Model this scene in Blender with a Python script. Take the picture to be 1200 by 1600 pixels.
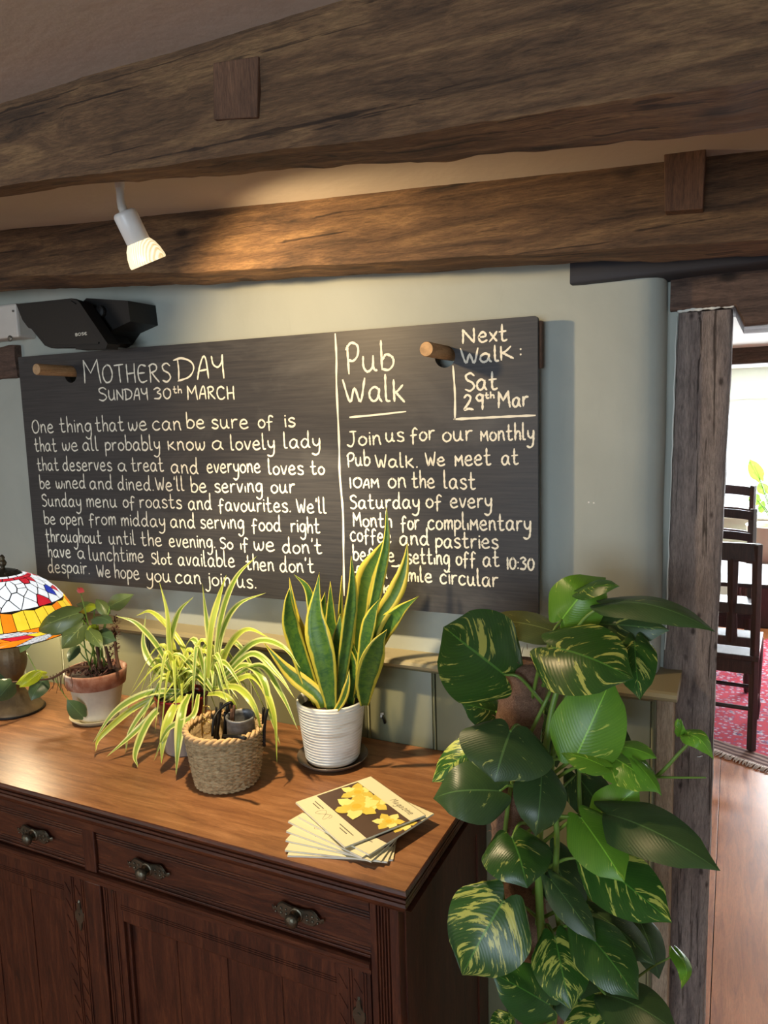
import bpy, bmesh, math, random
from mathutils import Vector as V, Matrix, noise
from math import pi, sin, cos, atan2, sqrt
for o in list(bpy.data.objects): bpy.data.objects.remove(o)
SC=bpy.context.scene; COL=SC.collection
# ---------------------------------------------------------------- camera
CAM=V((0,0,1.62)); F=1155.0
def _c(a,b): return V(a).cross(V(b))
AX=V((2450,75,-1155)).normalized()
_D=V((247,9143,1155)); _D-=_D.dot(AX)*AX; _D.normalize(); AZ=-_D; AY=AZ.cross(AX)
RIGHT=V((AX[0],AY[0],AZ[0])); DOWN=V((AX[1],AY[1],AZ[1])); FWD=V((AX[2],AY[2],AZ[2]))
cd=bpy.data.cameras.new('camera'); cam=bpy.data.objects.new('camera',cd); COL.objects.link(cam)
m=Matrix((RIGHT,-DOWN,-FWD)).transposed().to_4x4(); m.translation=CAM; cam.matrix_world=m
cd.sensor_fit='VERTICAL'; cd.sensor_height=36; cd.lens=F/1600*36; cd.clip_start=.02
SC.camera=cam
SC.view_settings.view_transform='Standard'; SC.view_settings.look='None'
SC.view_settings.exposure=0.0; SC.view_settings.gamma=1; SC.view_settings.use_curve_mapping=False
# ---------------------------------------------------------------- world and lights
w=bpy.data.worlds.new('sky'); SC.world=w; w.use_nodes=True
bg=w.node_tree.nodes['Background']; bg.inputs[0].default_value=(.86,.93,1,1); bg.inputs[1].default_value=2.4
def light(name,typ,loc,energy,color,size=.1,aim=None,**k):
    d=bpy.data.lights.new(name,typ); d.energy=energy; d.color=color
    if typ=='AREA': d.shape='RECTANGLE'; d.size=size; d.size_y=k.pop('size_y',size)
    else: d.shadow_soft_size=size
    for a,b in k.items(): setattr(d,a,b)
    o=bpy.data.objects.new(name,d); COL.objects.link(o); o.location=loc
    if aim is not None: o.rotation_euler=(V(aim)-V(loc)).to_track_quat('-Z','Y').to_euler()
    return o
# daylight through the windows behind and beside the viewer, and in the far room
light('window_daylight_behind','AREA',(-.35,-2.6,1.5),64,(.72,.86,1.0),1.6,(-.4,1.3,1.1),size_y=1.2)
light('window_daylight_left','AREA',(-3.2,-1.6,1.5),16,(1.0,.86,.72),1.2,(-.6,1.3,1.1),size_y=1.1)
light('window_daylight_far_room','AREA',(.6,7.15,1.35),800,(.86,.94,1.0),3.6,(.3,1.5,.9),size_y=1.2)
LAMP=V((-.845,.925,1.893)); LDIR=(V((-.70,1.27,1.12))-LAMP).normalized()

def ray(u,v): return RIGHT*(u-600)+DOWN*(v-800)+FWD*F
def P(u,v,y): r=ray(u,v); return CAM+r*((y-CAM.y)/r.y)
def PZ(u,v,z): r=ray(u,v); return CAM+r*((z-CAM.z)/r.z)
def depth(p): return (p-CAM).dot(FWD)
def mpp(p): return depth(p)/F
# ---------------------------------------------------------------- helpers
def link(o,parent=None):
    COL.objects.link(o)
    if parent is not None:
        o.parent=parent
        if parent.type=='EMPTY' or True: o.matrix_parent_inverse=Matrix.Translation(parent_origin(parent)).inverted()
    return o
def parent_origin(p):
    l=V(p.location)
    if p.parent is not None: pass
    return l
def mesh(name,verts,faces,mat,parent=None,smooth=True,uvs=None,midx=None):
    me=bpy.data.meshes.new(name); me.from_pydata([tuple(v) for v in verts],[],faces)
    mats=mat if isinstance(mat,(list,tuple)) else [mat]
    for m_ in mats: me.materials.append(m_)
    if smooth: me.polygons.foreach_set('use_smooth',[True]*len(me.polygons))
    if midx: me.polygons.foreach_set('material_index',midx)
    if uvs:
        ul=me.uv_layers.new(name='UVMap')
        ul.data.foreach_set('uv',[c for l in me.loops for c in uvs[l.vertex_index]])
    me.update()
    o=bpy.data.objects.new(name,me); return link(o,parent)
class MB:
    def __init__(s): s.v=[]; s.f=[]; s.uv=[]; s.mi=[]
    def add(s,vs,fs,uv=None,mi=0):
        n=len(s.v); s.v+= [V(x) for x in vs]; s.f+=[tuple(i+n for i in f) for f in fs]
        s.uv+= uv if uv else [(0,0)]*len(vs); s.mi+=[mi]*len(fs); return s
    def box(s,a,b,bev=0,mi=0):
        x0,x1=sorted((a[0],b[0]));y0,y1=sorted((a[1],b[1]));z0,z1=sorted((a[2],b[2]))
        if bev<=0:
            return s.add([(x0,y0,z0),(x1,y0,z0),(x1,y1,z0),(x0,y1,z0),(x0,y0,z1),(x1,y0,z1),(x1,y1,z1),(x0,y1,z1)],
              [(0,3,2,1),(4,5,6,7),(0,1,5,4),(1,2,6,5),(2,3,7,6),(3,0,4,7)],mi=mi)
        bm=bmesh.new(); bmesh.ops.create_cube(bm,size=1)
        for v in bm.verts: v.co=V(((x0+x1)/2+v.co.x*(x1-x0),(y0+y1)/2+v.co.y*(y1-y0),(z0+z1)/2+v.co.z*(z1-z0)))
        bmesh.ops.bevel(bm,geom=list(bm.edges),offset=bev,segments=2,affect='EDGES',profile=.5)
        return s.bm(bm,mi)
    def bm(s,bm,mi=0):
        bm.verts.index_update(); vs=[v.co.copy() for v in bm.verts]; fs=[tuple(v.index for v in f.verts) for f in bm.faces]
        bm.free(); return s.add(vs,fs,mi=mi)
    def tube(s,pts,r,n=8,caps=True,mi=0):
        pts=[V(p) for p in pts]; R=r if isinstance(r,(list,tuple)) else [r]*len(pts)
        vs=[];uv=[];fs=[]; up=None
        for i,p in enumerate(pts):
            t=(pts[min(i+1,len(pts)-1)]-pts[max(i-1,0)]).normalized()
            if up is None:
                up=V((0,0,1)) if abs(t.z)<.9 else V((1,0,0))
            a=(up-t*up.dot(t)); 
            if a.length<1e-5: a=t.orthogonal()
            a.normalize(); b=t.cross(a); up=a
            for k in range(n):
                th=2*pi*k/n; vs.append(p+(a*cos(th)+b*sin(th))*R[i]); uv.append((k/n,i/(len(pts)-1)))
        for i in range(len(pts)-1):
            for k in range(n):
                k2=(k+1)%n; fs.append((i*n+k,i*n+k2,(i+1)*n+k2,(i+1)*n+k))
        if caps: fs.append(tuple(range(n))[::-1]); fs.append(tuple((len(pts)-1)*n+k for k in range(n)))
        return s.add(vs,fs,uv,mi)
    def lathe(s,prof,c=(0,0,0),n=32,mi=0,fn=None,axis=None,caps=False):
        vs=[];uv=[];fs=[]; c=V(c)
        q=V((0,0,1)).rotation_difference(V(axis)) if axis is not None else None
        for i,(r,z) in enumerate(prof):
            for k in range(n):
                th=2*pi*k/n; rr,zz=(r,z) if fn is None else fn(r,z,th,i)
                p=V((rr*cos(th),rr*sin(th),zz)); 
                if q: p=q@p
                vs.append(c+p); uv.append((k/n,i/max(1,len(prof)-1)))
        for i in range(len(prof)-1):
            for k in range(n):
                k2=(k+1)%n; fs.append((i*n+k,i*n+k2,(i+1)*n+k2,(i+1)*n+k))
        if caps: fs.append(tuple(range(n))[::-1]); fs.append(tuple((len(prof)-1)*n+k for k in range(n)))
        return s.add(vs,fs,uv,mi)
    def prism(s,poly,y0,y1,mi=0,scale1=1,axis='y'):
        n=len(poly); cx=sum(p[0] for p in poly)/n; cz=sum(p[1] for p in poly)/n
        vs=[]
        for yy,sc in((y0,1),(y1,scale1)):
            for x,z in poly:
                x_=cx+(x-cx)*sc; z_=cz+(z-cz)*sc
                vs.append((x_,yy,z_) if axis=='y' else ((yy,x_,z_) if axis=='x' else (x_,z_,yy)))
        fs=[tuple(range(n)),tuple(range(2*n-1,n-1,-1))]+[(i,i+n,(i+1)%n+n,(i+1)%n) for i in range(n)]
        return s.add(vs,fs,mi=mi)
    def build(s,name,mat,parent=None,smooth=False,fix=True):
        o=mesh(name,s.v,s.f,mat,parent,smooth,s.uv if any(u!=(0,0) for u in s.uv) else None,s.mi if any(s.mi) else None)
        if fix:
            bm=bmesh.new(); bm.from_mesh(o.data); bmesh.ops.recalc_face_normals(bm,faces=bm.faces); bm.to_mesh(o.data); bm.free()
        return o
def smooth_angle(o,ang=40):
    me=o.data; me.polygons.foreach_set('use_smooth',[True]*len(me.polygons))
    try: me.set_sharp_from_angle(angle=math.radians(ang))
    except Exception: pass
    return o
def tag(o,label,cat,group=None):
    o['label']=label; o['category']=cat
    if group: o['group']=group
    return o
def struct(o): o['kind']='structure'; return o
def empty(name,loc,label=None,cat=None,group=None):
    o=bpy.data.objects.new(name,None); o.empty_display_size=.05; COL.objects.link(o); o.location=loc
    if label: tag(o,label,cat,group)
    return o
def cr(pts,n=8):
    pts=[V(p) for p in pts]
    if len(pts)<3: return [pts[0].lerp(pts[-1],i/n) for i in range(n+1)]
    q=[pts[0]*2-pts[1]]+pts+[pts[-1]*2-pts[-2]]; out=[]
    for i in range(1,len(q)-2):
        a,b,c,d=q[i-1:i+3]
        for k in range(n):
            t=k/n; out.append(.5*((2*b)+(c-a)*t+(2*a-5*b+4*c-d)*t*t+(3*b-a-3*c+d)*t**3))
    out.append(pts[-1]); return out
# ---------------------------------------------------------------- materials
def srgb(r,g,b):
    f=lambda c:(c/12.92 if c<=.04045 else ((c+.055)/1.055)**2.4)
    return (f(r/255),f(g/255),f(b/255),1)
class N:
    def __init__(s,name):
        s.m=bpy.data.materials.new(name); s.m.use_nodes=True; s.t=s.m.node_tree; s.b=s.t.nodes['Principled BSDF']; s.out=s.t.nodes['Material Output']
    def n(s,typ,**k):
        o=s.t.nodes.new(typ)
        for a,b in k.items():
            if a.startswith('_'): setattr(o,a[1:],b)
        for a,b in k.items():
            if not a.startswith('_'):
                key=int(a[1:]) if a[0]=='i' and a[1:].isdigit() else a
                if hasattr(b,'is_linked') or isinstance(b,bpy.types.NodeSocket): s.t.links.new(b,o.inputs[key])
                else: o.inputs[key].default_value=b
        return o
    def l(s,a,b): s.t.links.new(a,b)
    def set(s,**k):
        for a,b in k.items():
            key=a.replace('_',' ')
            if isinstance(b,bpy.types.NodeSocket): s.l(b,s.b.inputs[key])
            else: s.b.inputs[key].default_value=b
        return s
    def coord(s,kind='Object',scale=(1,1,1),rot=(0,0,0)):
        c=s.n('ShaderNodeTexCoord'); mp=s.n('ShaderNodeMapping'); s.l(c.outputs[kind],mp.inputs[0]); mp.inputs['Scale'].default_value=scale; mp.inputs['Rotation'].default_value=rot
        return mp.outputs[0]
    def noise(s,vec,scale=5,detail=4,rough=.55,dist=0):
        return s.n('ShaderNodeTexNoise',Vector=vec,Scale=scale,Detail=detail,Roughness=rough,Distortion=dist).outputs[0]
    def ramp(s,fac,stops,interp='LINEAR'):
        r=s.n('ShaderNodeValToRGB'); s.l(fac,r.inputs[0]); cr_=r.color_ramp; cr_.interpolation=interp
        while len(cr_.elements)<len(stops): cr_.elements.new(.5)
        for e,(p,c) in zip(cr_.elements,stops): e.position=p; e.color=c if len(c)==4 else (*c,1)
        return r.outputs[0]
    def mix(s,f,a,b,mode='MIX'):
        o=s.n('ShaderNodeMix',_data_type='RGBA',_blend_type=mode)
        for i,x in ((0,f),(6,a),(7,b)):
            if isinstance(x,bpy.types.NodeSocket): s.l(x,o.inputs[i])
            else: o.inputs[i].default_value=x
        return o.outputs[2]
    def math(s,op,a,b=0,c=None):
        o=s.n('ShaderNodeMath',_operation=op)
        for i,x in enumerate((a,b,c)):
            if x is None: continue
            if isinstance(x,bpy.types.NodeSocket): s.l(x,o.inputs[i])
            else: o.inputs[i].default_value=x
        return o.outputs[0]
    def bump(s,h,strength=.3,dist=.002):
        b=s.n('ShaderNodeBump',Height=h,Strength=strength,Distance=dist); s.l(b.outputs[0],s.b.inputs['Normal']); return s
    def translucent(s,col,fac):
        tr=s.n('ShaderNodeBsdfTranslucent'); mx=s.n('ShaderNodeMixShader')
        if isinstance(col,bpy.types.NodeSocket): s.l(col,tr.inputs[0])
        else: tr.inputs[0].default_value=col
        mx.inputs[0].default_value=fac; s.l(s.b.outputs[0],mx.inputs[1]); s.l(tr.outputs[0],mx.inputs[2]); s.l(mx.outputs[0],s.out.inputs[0]); return s
def plain(name,c,rough=.6,metal=0,bump=0,bs=60,emit=None,var=0,spec=.5):
    k=N(name); k.set(Base_Color=c,Roughness=rough,Metallic=metal); k.b.inputs['Specular IOR Level'].default_value=spec
    if bump or var:
        v=k.coord(); n_=k.noise(v,bs,5)
        if bump: k.bump(n_,bump,.002)
        if var:
            d=tuple(x*(1-var) for x in c[:3])+(1,); n2=k.noise(v,bs*.15,4)
            k.set(Base_Color=k.mix(k.ramp(n2,[(.35,(0,0,0)),(.65,(1,1,1))]),c,d))
    if emit: k.set(Emission_Color=c,Emission_Strength=emit)
    return k.m
GR={'x':(1,9,9),'y':(9,1,9),'z':(9,9,1)}
def wood(name,dark,mid,light_,axis='x',sc=1,rough=.55,bump=.4,knots=0,streak=1.0,coat=0,perobj=False,cracks=0,blot=None):
    k=N(name); g=GR[axis]; v=k.coord(scale=g)
    if perobj:
        oi=k.n('ShaderNodeObjectInfo'); vm=k.n('ShaderNodeVectorMath',_operation='ADD'); k.l(v,vm.inputs[0])
        cx=k.n('ShaderNodeCombineXYZ',X=k.math('MULTIPLY',oi.outputs['Random'],37.),Y=k.math('MULTIPLY',oi.outputs['Random'],11.),Z=k.math('MULTIPLY',oi.outputs['Random'],23.)); k.l(cx.outputs[0],vm.inputs[1]); v=vm.outputs[0]
    a=k.noise(v,3.2*sc,8,.66,.9); fine=k.noise(v,34*sc,5,.75,.3)
    col=k.ramp(a,[(.28,dark),(.5,mid),(.74,light_)])
    fr=k.ramp(fine,[(.38,(.32,.32,.32)),(.58,(1,1,1))])
    col=k.mix(.6*streak,col,fr,'MULTIPLY')
    big=k.noise(k.coord(),1.7*sc,3); col=k.mix(.5,col,k.ramp(big,[(.3,(.55,.52,.5)),(.65,(1,1,1))]),'MULTIPLY')
    h=k.math('ADD',k.math('MULTIPLY',fine,.6),a)
    if knots:
        vo=k.n('ShaderNodeTexVoronoi',Vector=k.coord(scale=tuple(1.0 if q==1 else 1.9 for q in g)),Scale=knots); vo.inputs['Randomness'].default_value=1
        kd=k.ramp(vo.outputs[0],[(.08,(.16,.13,.12)),(.19,(1,1,1))]); col=k.mix(.9,col,kd,'MULTIPLY')
        h=k.math('SUBTRACT',h,k.math('MULTIPLY',k.math('LESS_THAN',vo.outputs[0],.09),.6))
    if cracks:
        cn=k.noise(k.coord(scale=tuple(.35*q if q==1 else 2.2*q for q in g)),cracks,3,.5,.8)
        cf=k.ramp(cn,[(.33,(.15,.12,.1)),(.37,(1,1,1))]); col=k.mix(.85,col,cf,'MULTIPLY')
        h=k.math('ADD',h,k.math('MULTIPLY',k.math('GREATER_THAN',cn,.36),.8))
    if blot:
        bn=k.noise(k.coord(scale=(1,1,1)),blot,3,.5,1.2); col=k.mix(k.ramp(bn,[(.6,(0,0,0)),(.66,(1,1,1))]),col,dark)
    k.set(Base_Color=col,Roughness=rough); k.bump(h,bump,.003)
    if coat: k.b.inputs['Coat Weight'].default_value=coat; k.b.inputs['Coat Roughness'].default_value=.25
    return k.m
M={}
M['beam']=wood('aged oak beam',srgb(52,38,28),srgb(112,84,58),srgb(160,126,86),'x',1.25,.8,.9,knots=7,cracks=4.5)
M['block']=wood('beam block wood',srgb(70,48,34),srgb(104,74,54),srgb(128,94,70),'z',2,.8,.3)
M['post']=wood('grey brown oak post',srgb(98,86,82),srgb(142,127,119),srgb(168,152,140),'z',1.8,.82,.7,knots=19,cracks=7)
M['lintel']=wood('lintel oak',srgb(66,50,42),srgb(104,82,70),srgb(130,104,88),'x',1.5,.8,.6,knots=9)
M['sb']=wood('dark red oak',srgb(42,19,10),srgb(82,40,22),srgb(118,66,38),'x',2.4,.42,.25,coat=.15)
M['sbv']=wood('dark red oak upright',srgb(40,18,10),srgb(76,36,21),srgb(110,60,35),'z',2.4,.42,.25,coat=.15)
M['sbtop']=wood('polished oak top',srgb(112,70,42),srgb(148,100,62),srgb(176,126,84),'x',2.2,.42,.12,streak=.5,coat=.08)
M['plank']=wood('floor plank oak',srgb(140,78,46),srgb(186,114,68),srgb(208,138,90),'y',1.1,.38,.15,perobj=True,streak=.5,knots=2.2)
M['peg']=wood('pale dowel',srgb(150,106,66),srgb(190,146,100),srgb(208,168,122),'y',6,.6,.3)
M['endgrain']=plain('dowel end grain',srgb(196,160,118),.8,bump=.6,bs=400,var=.35)
M['chair']=wood('dark chair wood',srgb(28,15,14),srgb(54,32,30),srgb(76,48,44),'z',3,.4,.2)
M['palewood']=wood('pale strip',srgb(150,125,100),srgb(180,158,132),srgb(200,180,156),'z',2,.7,.3)
def plaster(name,c,rough=.85,bump=.25,dirt=.25):
    k=N(name); v=k.coord(); n1=k.noise(v,3,5,.6,.5); n2=k.noise(v,38,4,.6)
    d=tuple(x*(1-dirt) for x in c[:3])+(1,)
    sv=k.noise(k.coord(scale=(6,6,1.2)),1.6,5,.65,1.5)
    col=k.mix(k.ramp(n1,[(.35,(0,0,0)),(.7,(1,1,1))]),c,d); col=k.mix(k.ramp(sv,[(.62,(0,0,0)),(.72,(.6,.6,.6))]),col,d)
    k.set(Base_Color=col,Roughness=rough); k.bump(k.math('ADD',n1,k.math('MULTIPLY',n2,.25)),bump,.01); return k.m
M['plaster']=plaster('sage plaster wall',srgb(172,177,168),.8,.25,.14)
M['ceil']=plaster('cream ceiling plaster',srgb(188,178,166),.9,.3,.1)
M['farwall']=plaster('far room plaster',srgb(225,228,220),.9,.2,.08)
M['wains']=plain('sage painted panelling',srgb(120,120,92),.42,bump=.08,bs=30,var=.1)
M['shelf']=plain('sage shelf with glare tint',srgb(160,148,114),.45,bump=.12,bs=25,var=.12)  # sage paint as on the panelling; dust and top glare lightened into the colour
M['chalk']=plain('chalk pen',srgb(240,236,218),.9)
k=N('blackboard paint'); v=k.coord(scale=(1,1,26)); n1=k.noise(v,9,5,.6); sm=k.noise(k.coord(scale=(1,1,1.6)),3.2,5,.6,.6)
col=k.ramp(n1,[(.3,srgb(40,40,43)),(.7,srgb(60,58,58))]); col=k.mix(k.ramp(sm,[(.55,(0,0,0)),(.8,(.35,.35,.35))]),col,srgb(120,120,118))
k.set(Base_Color=col,Roughness=.5); k.b.inputs['Specular IOR Level'].default_value=.45; k.bump(n1,.25,.0008); M['board']=k.m
M['edge']=plain('board edge',srgb(34,32,32),.7)
M['black']=plain('black plastic',srgb(16,15,15),.55,bump=.1,bs=300)
k=N('speaker grille'); vo=k.n('ShaderNodeTexVoronoi',Vector=k.coord(),Scale=420.); k.set(Base_Color=k.ramp(vo.outputs[0],[(.25,srgb(4,4,4)),(.5,srgb(17,16,16))]),Roughness=.5); M['grille']=k.m
M['white']=plain('white enamel',srgb(226,226,222),.35)
M['whiteplastic']=plain('old white plastic',srgb(206,202,194),.5,var=.12)
M['fitting']=plain('grey metal',srgb(120,116,108),.4,.7)
M['soil']=plain('soil',srgb(48,32,22),.95,bump=1,bs=150,var=.5)
M['bronze']=plain('antique bronze fitting',srgb(112,106,90),.38,.85,bump=.5,bs=220,var=.35)
M['iron']=plain('black iron',srgb(30,28,27),.45,.5,bump=.3,bs=120)
M['shadowgap']=plain('dark gap',srgb(20,12,9),.9)
# leaf materials
def leafmat(name,green,dark,pale,amount,rough=.3,mode='vary',trans=.22):
    k=N(name); tc=k.n('ShaderNodeTexCoord'); sx=k.n('ShaderNodeSeparateXYZ'); k.l(tc.outputs['UV'],sx.inputs[0])
    U=sx.outputs[0]; Vv=sx.outputs[1]; au=k.math('ABSOLUTE',k.math('SUBTRACT',U,.5)); oi=k.n('ShaderNodeObjectInfo'); rnd=oi.outputs['Random']
    vein=k.math('SUBTRACT',Vv,k.math('MULTIPLY',au,.75))
    side=k.math('GREATER_THAN',U,.5)
    c=k.n('ShaderNodeCombineXYZ',X=k.math('MULTIPLY',vein,7.),Y=k.math('ADD',k.math('MULTIPLY',au,1.7),k.math('MULTIPLY',side,5.)),Z=k.math('MULTIPLY',rnd,60.))
    n_=k.noise(c.outputs[0],1.6,6,.62,.5); fine=k.n('ShaderNodeTexWave',Vector=c.outputs[0],Scale=1.1,Distortion=1.2)
    base=k.mix(k.noise(c.outputs[0],.9,3),green,dark)
    base=k.mix(k.math('MULTIPLY',k.ramp(fine.outputs[0],[(.75,(0,0,0)),(1,(1,1,1))]),.10),base,tuple(min(1,x*1.7) for x in green[:3])+(1,))
    th=k.math('ADD',.72-amount*.3,k.math('MULTIPLY',k.math('SUBTRACT',rnd,.5),-.10))
    f=k.n('ShaderNodeMapRange',_interpolation_type='SMOOTHSTEP'); k.l(n_,f.inputs[0]); k.l(th,f.inputs[1]); k.l(k.math('ADD',th,.05),f.inputs[2])
    base=k.mix(f.outputs[0],base,pale)
    rib=k.math('LESS_THAN',au,.012); base=k.mix(k.math('MULTIPLY',rib,.7),base,tuple(min(1,x*2.2) for x in green[:3])+(1,))
    k.set(Base_Color=base,Roughness=rough); k.b.inputs['Specular IOR Level'].default_value=.45
    k.bump(k.math('ADD',k.math('MULTIPLY',fine.outputs[0],.12),k.math('MULTIPLY',au,-.0)),.25,.002)
    k.translucent(base,trans); return k.m
M['pothos']=leafmat('pothos leaf',srgb(62,104,38),srgb(34,72,28),srgb(184,194,92),.52)
M['pothos_dark']=leafmat('dark pothos leaf',srgb(66,92,50),srgb(44,68,40),srgb(160,170,92),.30,rough=.36)
M['pothos_var']=leafmat('heavily marbled pothos leaf',srgb(60,98,38),srgb(32,66,28),srgb(176,182,92),.56)
M['pothos_light']=leafmat('light pothos leaf',srgb(112,160,50),srgb(84,134,40),srgb(190,208,90),.3,trans=.35)
M['pothos_brown']=leafmat('olive pothos leaf',srgb(102,110,62),srgb(80,88,52),srgb(170,170,90),.35)
M['anth']=leafmat('anthurium leaf',srgb(112,130,74),srgb(84,104,60),srgb(170,180,110),.12)
M['anth_dark']=leafmat('dark green leaf',srgb(78,100,68),srgb(60,84,58),srgb(150,170,90),.0)
M['anth_lime']=leafmat('lime leaf',srgb(170,180,40),srgb(140,160,36),srgb(220,220,90),.2)
def edgeleaf(name,center,edge,e0,e1,bands=0,rough=.35):
    k=N(name); tc=k.n('ShaderNodeTexCoord'); sx=k.n('ShaderNodeSeparateXYZ'); k.l(tc.outputs['UV'],sx.inputs[0])
    au=k.math('MULTIPLY',k.math('ABSOLUTE',k.math('SUBTRACT',sx.outputs[0],.5)),2.); oi=k.n('ShaderNodeObjectInfo')
    c=k.n('ShaderNodeCombineXYZ',X=sx.outputs[0],Y=k.math('MULTIPLY',sx.outputs[1],3.),Z=k.math('MULTIPLY',oi.outputs['Random'],50.))
    wv=k.noise(c.outputs[0],2.2,4,.6); au2=k.math('ADD',au,k.math('MULTIPLY',k.math('SUBTRACT',wv,.5),.35))
    cc=center
    if bands:
        c2=k.n('ShaderNodeCombineXYZ',X=k.math('MULTIPLY',sx.outputs[0],1.2),Y=k.math('MULTIPLY',sx.outputs[1],14.),Z=k.math('MULTIPLY',oi.outputs['Random'],50.))
        bn=k.noise(c2.outputs[0],2.0,4,.7,1.); cc=k.mix(k.ramp(bn,[(.42,(0,0,0)),(.62,(1,1,1))]),center,bands)
    k.set(Base_Color=k.mix(k.ramp(au2,[(e0,(0,0,0)),(e1,(1,1,1))]),cc,edge),Roughness=rough); 
    k.translucent(k.mix(k.ramp(au2,[(e0,(0,0,0)),(e1,(1,1,1))]),center,edge),.25); return k.m
M['snake']=edgeleaf('snake plant leaf',srgb(84,124,46),srgb(206,196,72),.72,.80,srgb(50,92,46))
M['snake_yellow']=edgeleaf('yellow edged snake leaf',srgb(90,122,44),srgb(216,200,76),.42,.52,srgb(62,100,42))
M['spider']=edgeleaf('spider plant leaf',srgb(132,160,58),srgb(222,222,140),.45,.6)
M['spider2']=edgeleaf('lime spider leaf',srgb(170,186,66),srgb(214,216,110),.5,.7)
M['stem']=plain('green stem',srgb(108,140,56),.45,var=.25,bs=40)
M['brownstem']=plain('brown stem',srgb(86,56,36),.8,bump=.5,bs=120,var=.4)
M['dryleaf']=plain('dry flower husk',srgb(84,40,26),.8,var=.5,bs=300)
# ---------------------------------------------------------------- room shell
YW=1.405; YP=1.374; ZS=1.128
def grid(name,fx,nu,nv,mat,parent=None,flip=False,smooth=True):
    vs=[fx(i/nu,j/nv) for j in range(nv+1) for i in range(nu+1)]; fs=[]
    for j in range(nv):
        for i in range(nu):
            a=j*(nu+1)+i; f=(a,a+1,a+nu+2,a+nu+1); fs.append(f[::-1] if flip else f)
    return mesh(name,vs,fs,mat,parent,smooth)
def wob(x,y,z,a,s): return a*noise.noise(V((x*s,y*s,z*s)))
# plaster wall behind the board with a rounded end at the doorway
mb=MB(); prof=[(-4.2,YW),(-2.2,YW)]
prof=[(-4.2+i*.2,YW) for i in range(0,20)]+[(-.20,YW),(-.165,YW+.001),(-.145,YW+.006),(-.13,YW+.016),(-.121,YW+.032),(-.118,YW+.055),(-.117,YW+.10),(-.117,YW+.2)]
zs=[ZS-.02+i*.05 for i in range(22)]
vs=[];fs=[]
for j,z in enumerate(zs):
    for i,(x,y) in enumerate(prof): vs.append((x+(wob(x,y,z,.004,6) if i>20 else 0),y+wob(x,0,z,.0022,5),z))
n=len(prof)
for j in range(len(zs)-1):
    for i in range(n-1): a=j*n+i; fs.append((a,a+1,a+n+1,a+n))
struct(mesh('wall_back',vs,fs,M['plaster']))
def ceil_z(x,y):
    if y<.7: return 2.035
    t=min(1,(y-.7)/.5); zr=2.065+(x+1.5)*(1.972-2.065)/1.53
    return 2.035*(1-t)+t*max(min(zr,2.10),1.95)
struct(grid('ceiling',lambda u,v:(-4.2+u*7.2,-3+v*4.75,ceil_z(-4.2+u*7.2,-3+v*4.75)+wob(u*7,v*5,0,.004,3)),72,60,M['ceil'],flip=True))
struct(MB().box((-4.2,-3,2.15),(3,1.75,2.25)).build('trim_1',M['ceil']))
# near room walls (outside the frame)
struct(MB().box((-4.3,-3,0),(-4.2,1.7,2.15)).build('wall_left',M['plaster']))
struct(MB().box((3,-3,0),(3.1,7.2,2.3)).build('wall_right',M['farwall']))
struct(MB().box((-4.2,-3.1,0),(3,-3,2.15)).build('wall_front',M['plaster']))
# wainscot
wn=struct(MB().box((-4.2,YP+.012,0),(-.117,YW+.04,ZS-.02)).build('wall_wainscot',M['wains']))
x=-4.2; seams=[P(576,1063,YP).x,P(680,1080,YP).x]; wd=seams[1]-seams[0]
x1=seams[1]; xs=[x1+wd]; xs=[]
q=x1
while q<-.14: xs.append(q); q+=wd
q=x1-wd
while q>-3.0: xs.append(q); q-=wd
xs=sorted(xs); xs.append(-.118)
for a,b in zip(xs[:-1],xs[1:]):
    m_=MB(); m_.box((a+.0015,YP,.10),(b-.0075,YP+.014,ZS-.02),.0012)
    m_.tube([(b-.004,YP+.003,.10),(b-.004,YP+.003,ZS-.02)],.0028,8)
    m_.build('panel_board',M['wains'],wn,True)
struct(MB().box((-4.2,YP-.012,0),(-.12,YP+.01,.12),.003).build('baseboard_back',M['wains']))
# shelf (dado rail) with nosing, ends just past the wall
m_=MB(); poly=[(YW+.10,ZS),(1.344,ZS),(1.338,ZS-.003),(1.335,ZS-.009),(1.338,ZS-.015),(1.344,ZS-.018),(YW+.10,ZS-.018)]
m_.prism(poly,-4.2,-.079,axis='x'); sh=m_.build('trim_2',M['shelf']); struct(sh)
bpy.context.view_layer.objects.active=sh
m_=MB(); m_.prism([(YP,ZS-.018),(YP-.014,ZS-.018),(YP-.011,ZS-.026),(YP-.003,ZS-.032),(YP,ZS-.033)],-4.2,-.12,axis='x'); struct(m_.build('trim_3',M['wains']))
struct(MB().box((-.117,YP+.02,0),(-.088,YW+.05,ZS-.018),.002).build('trim_4',M['palewood']))
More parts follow.
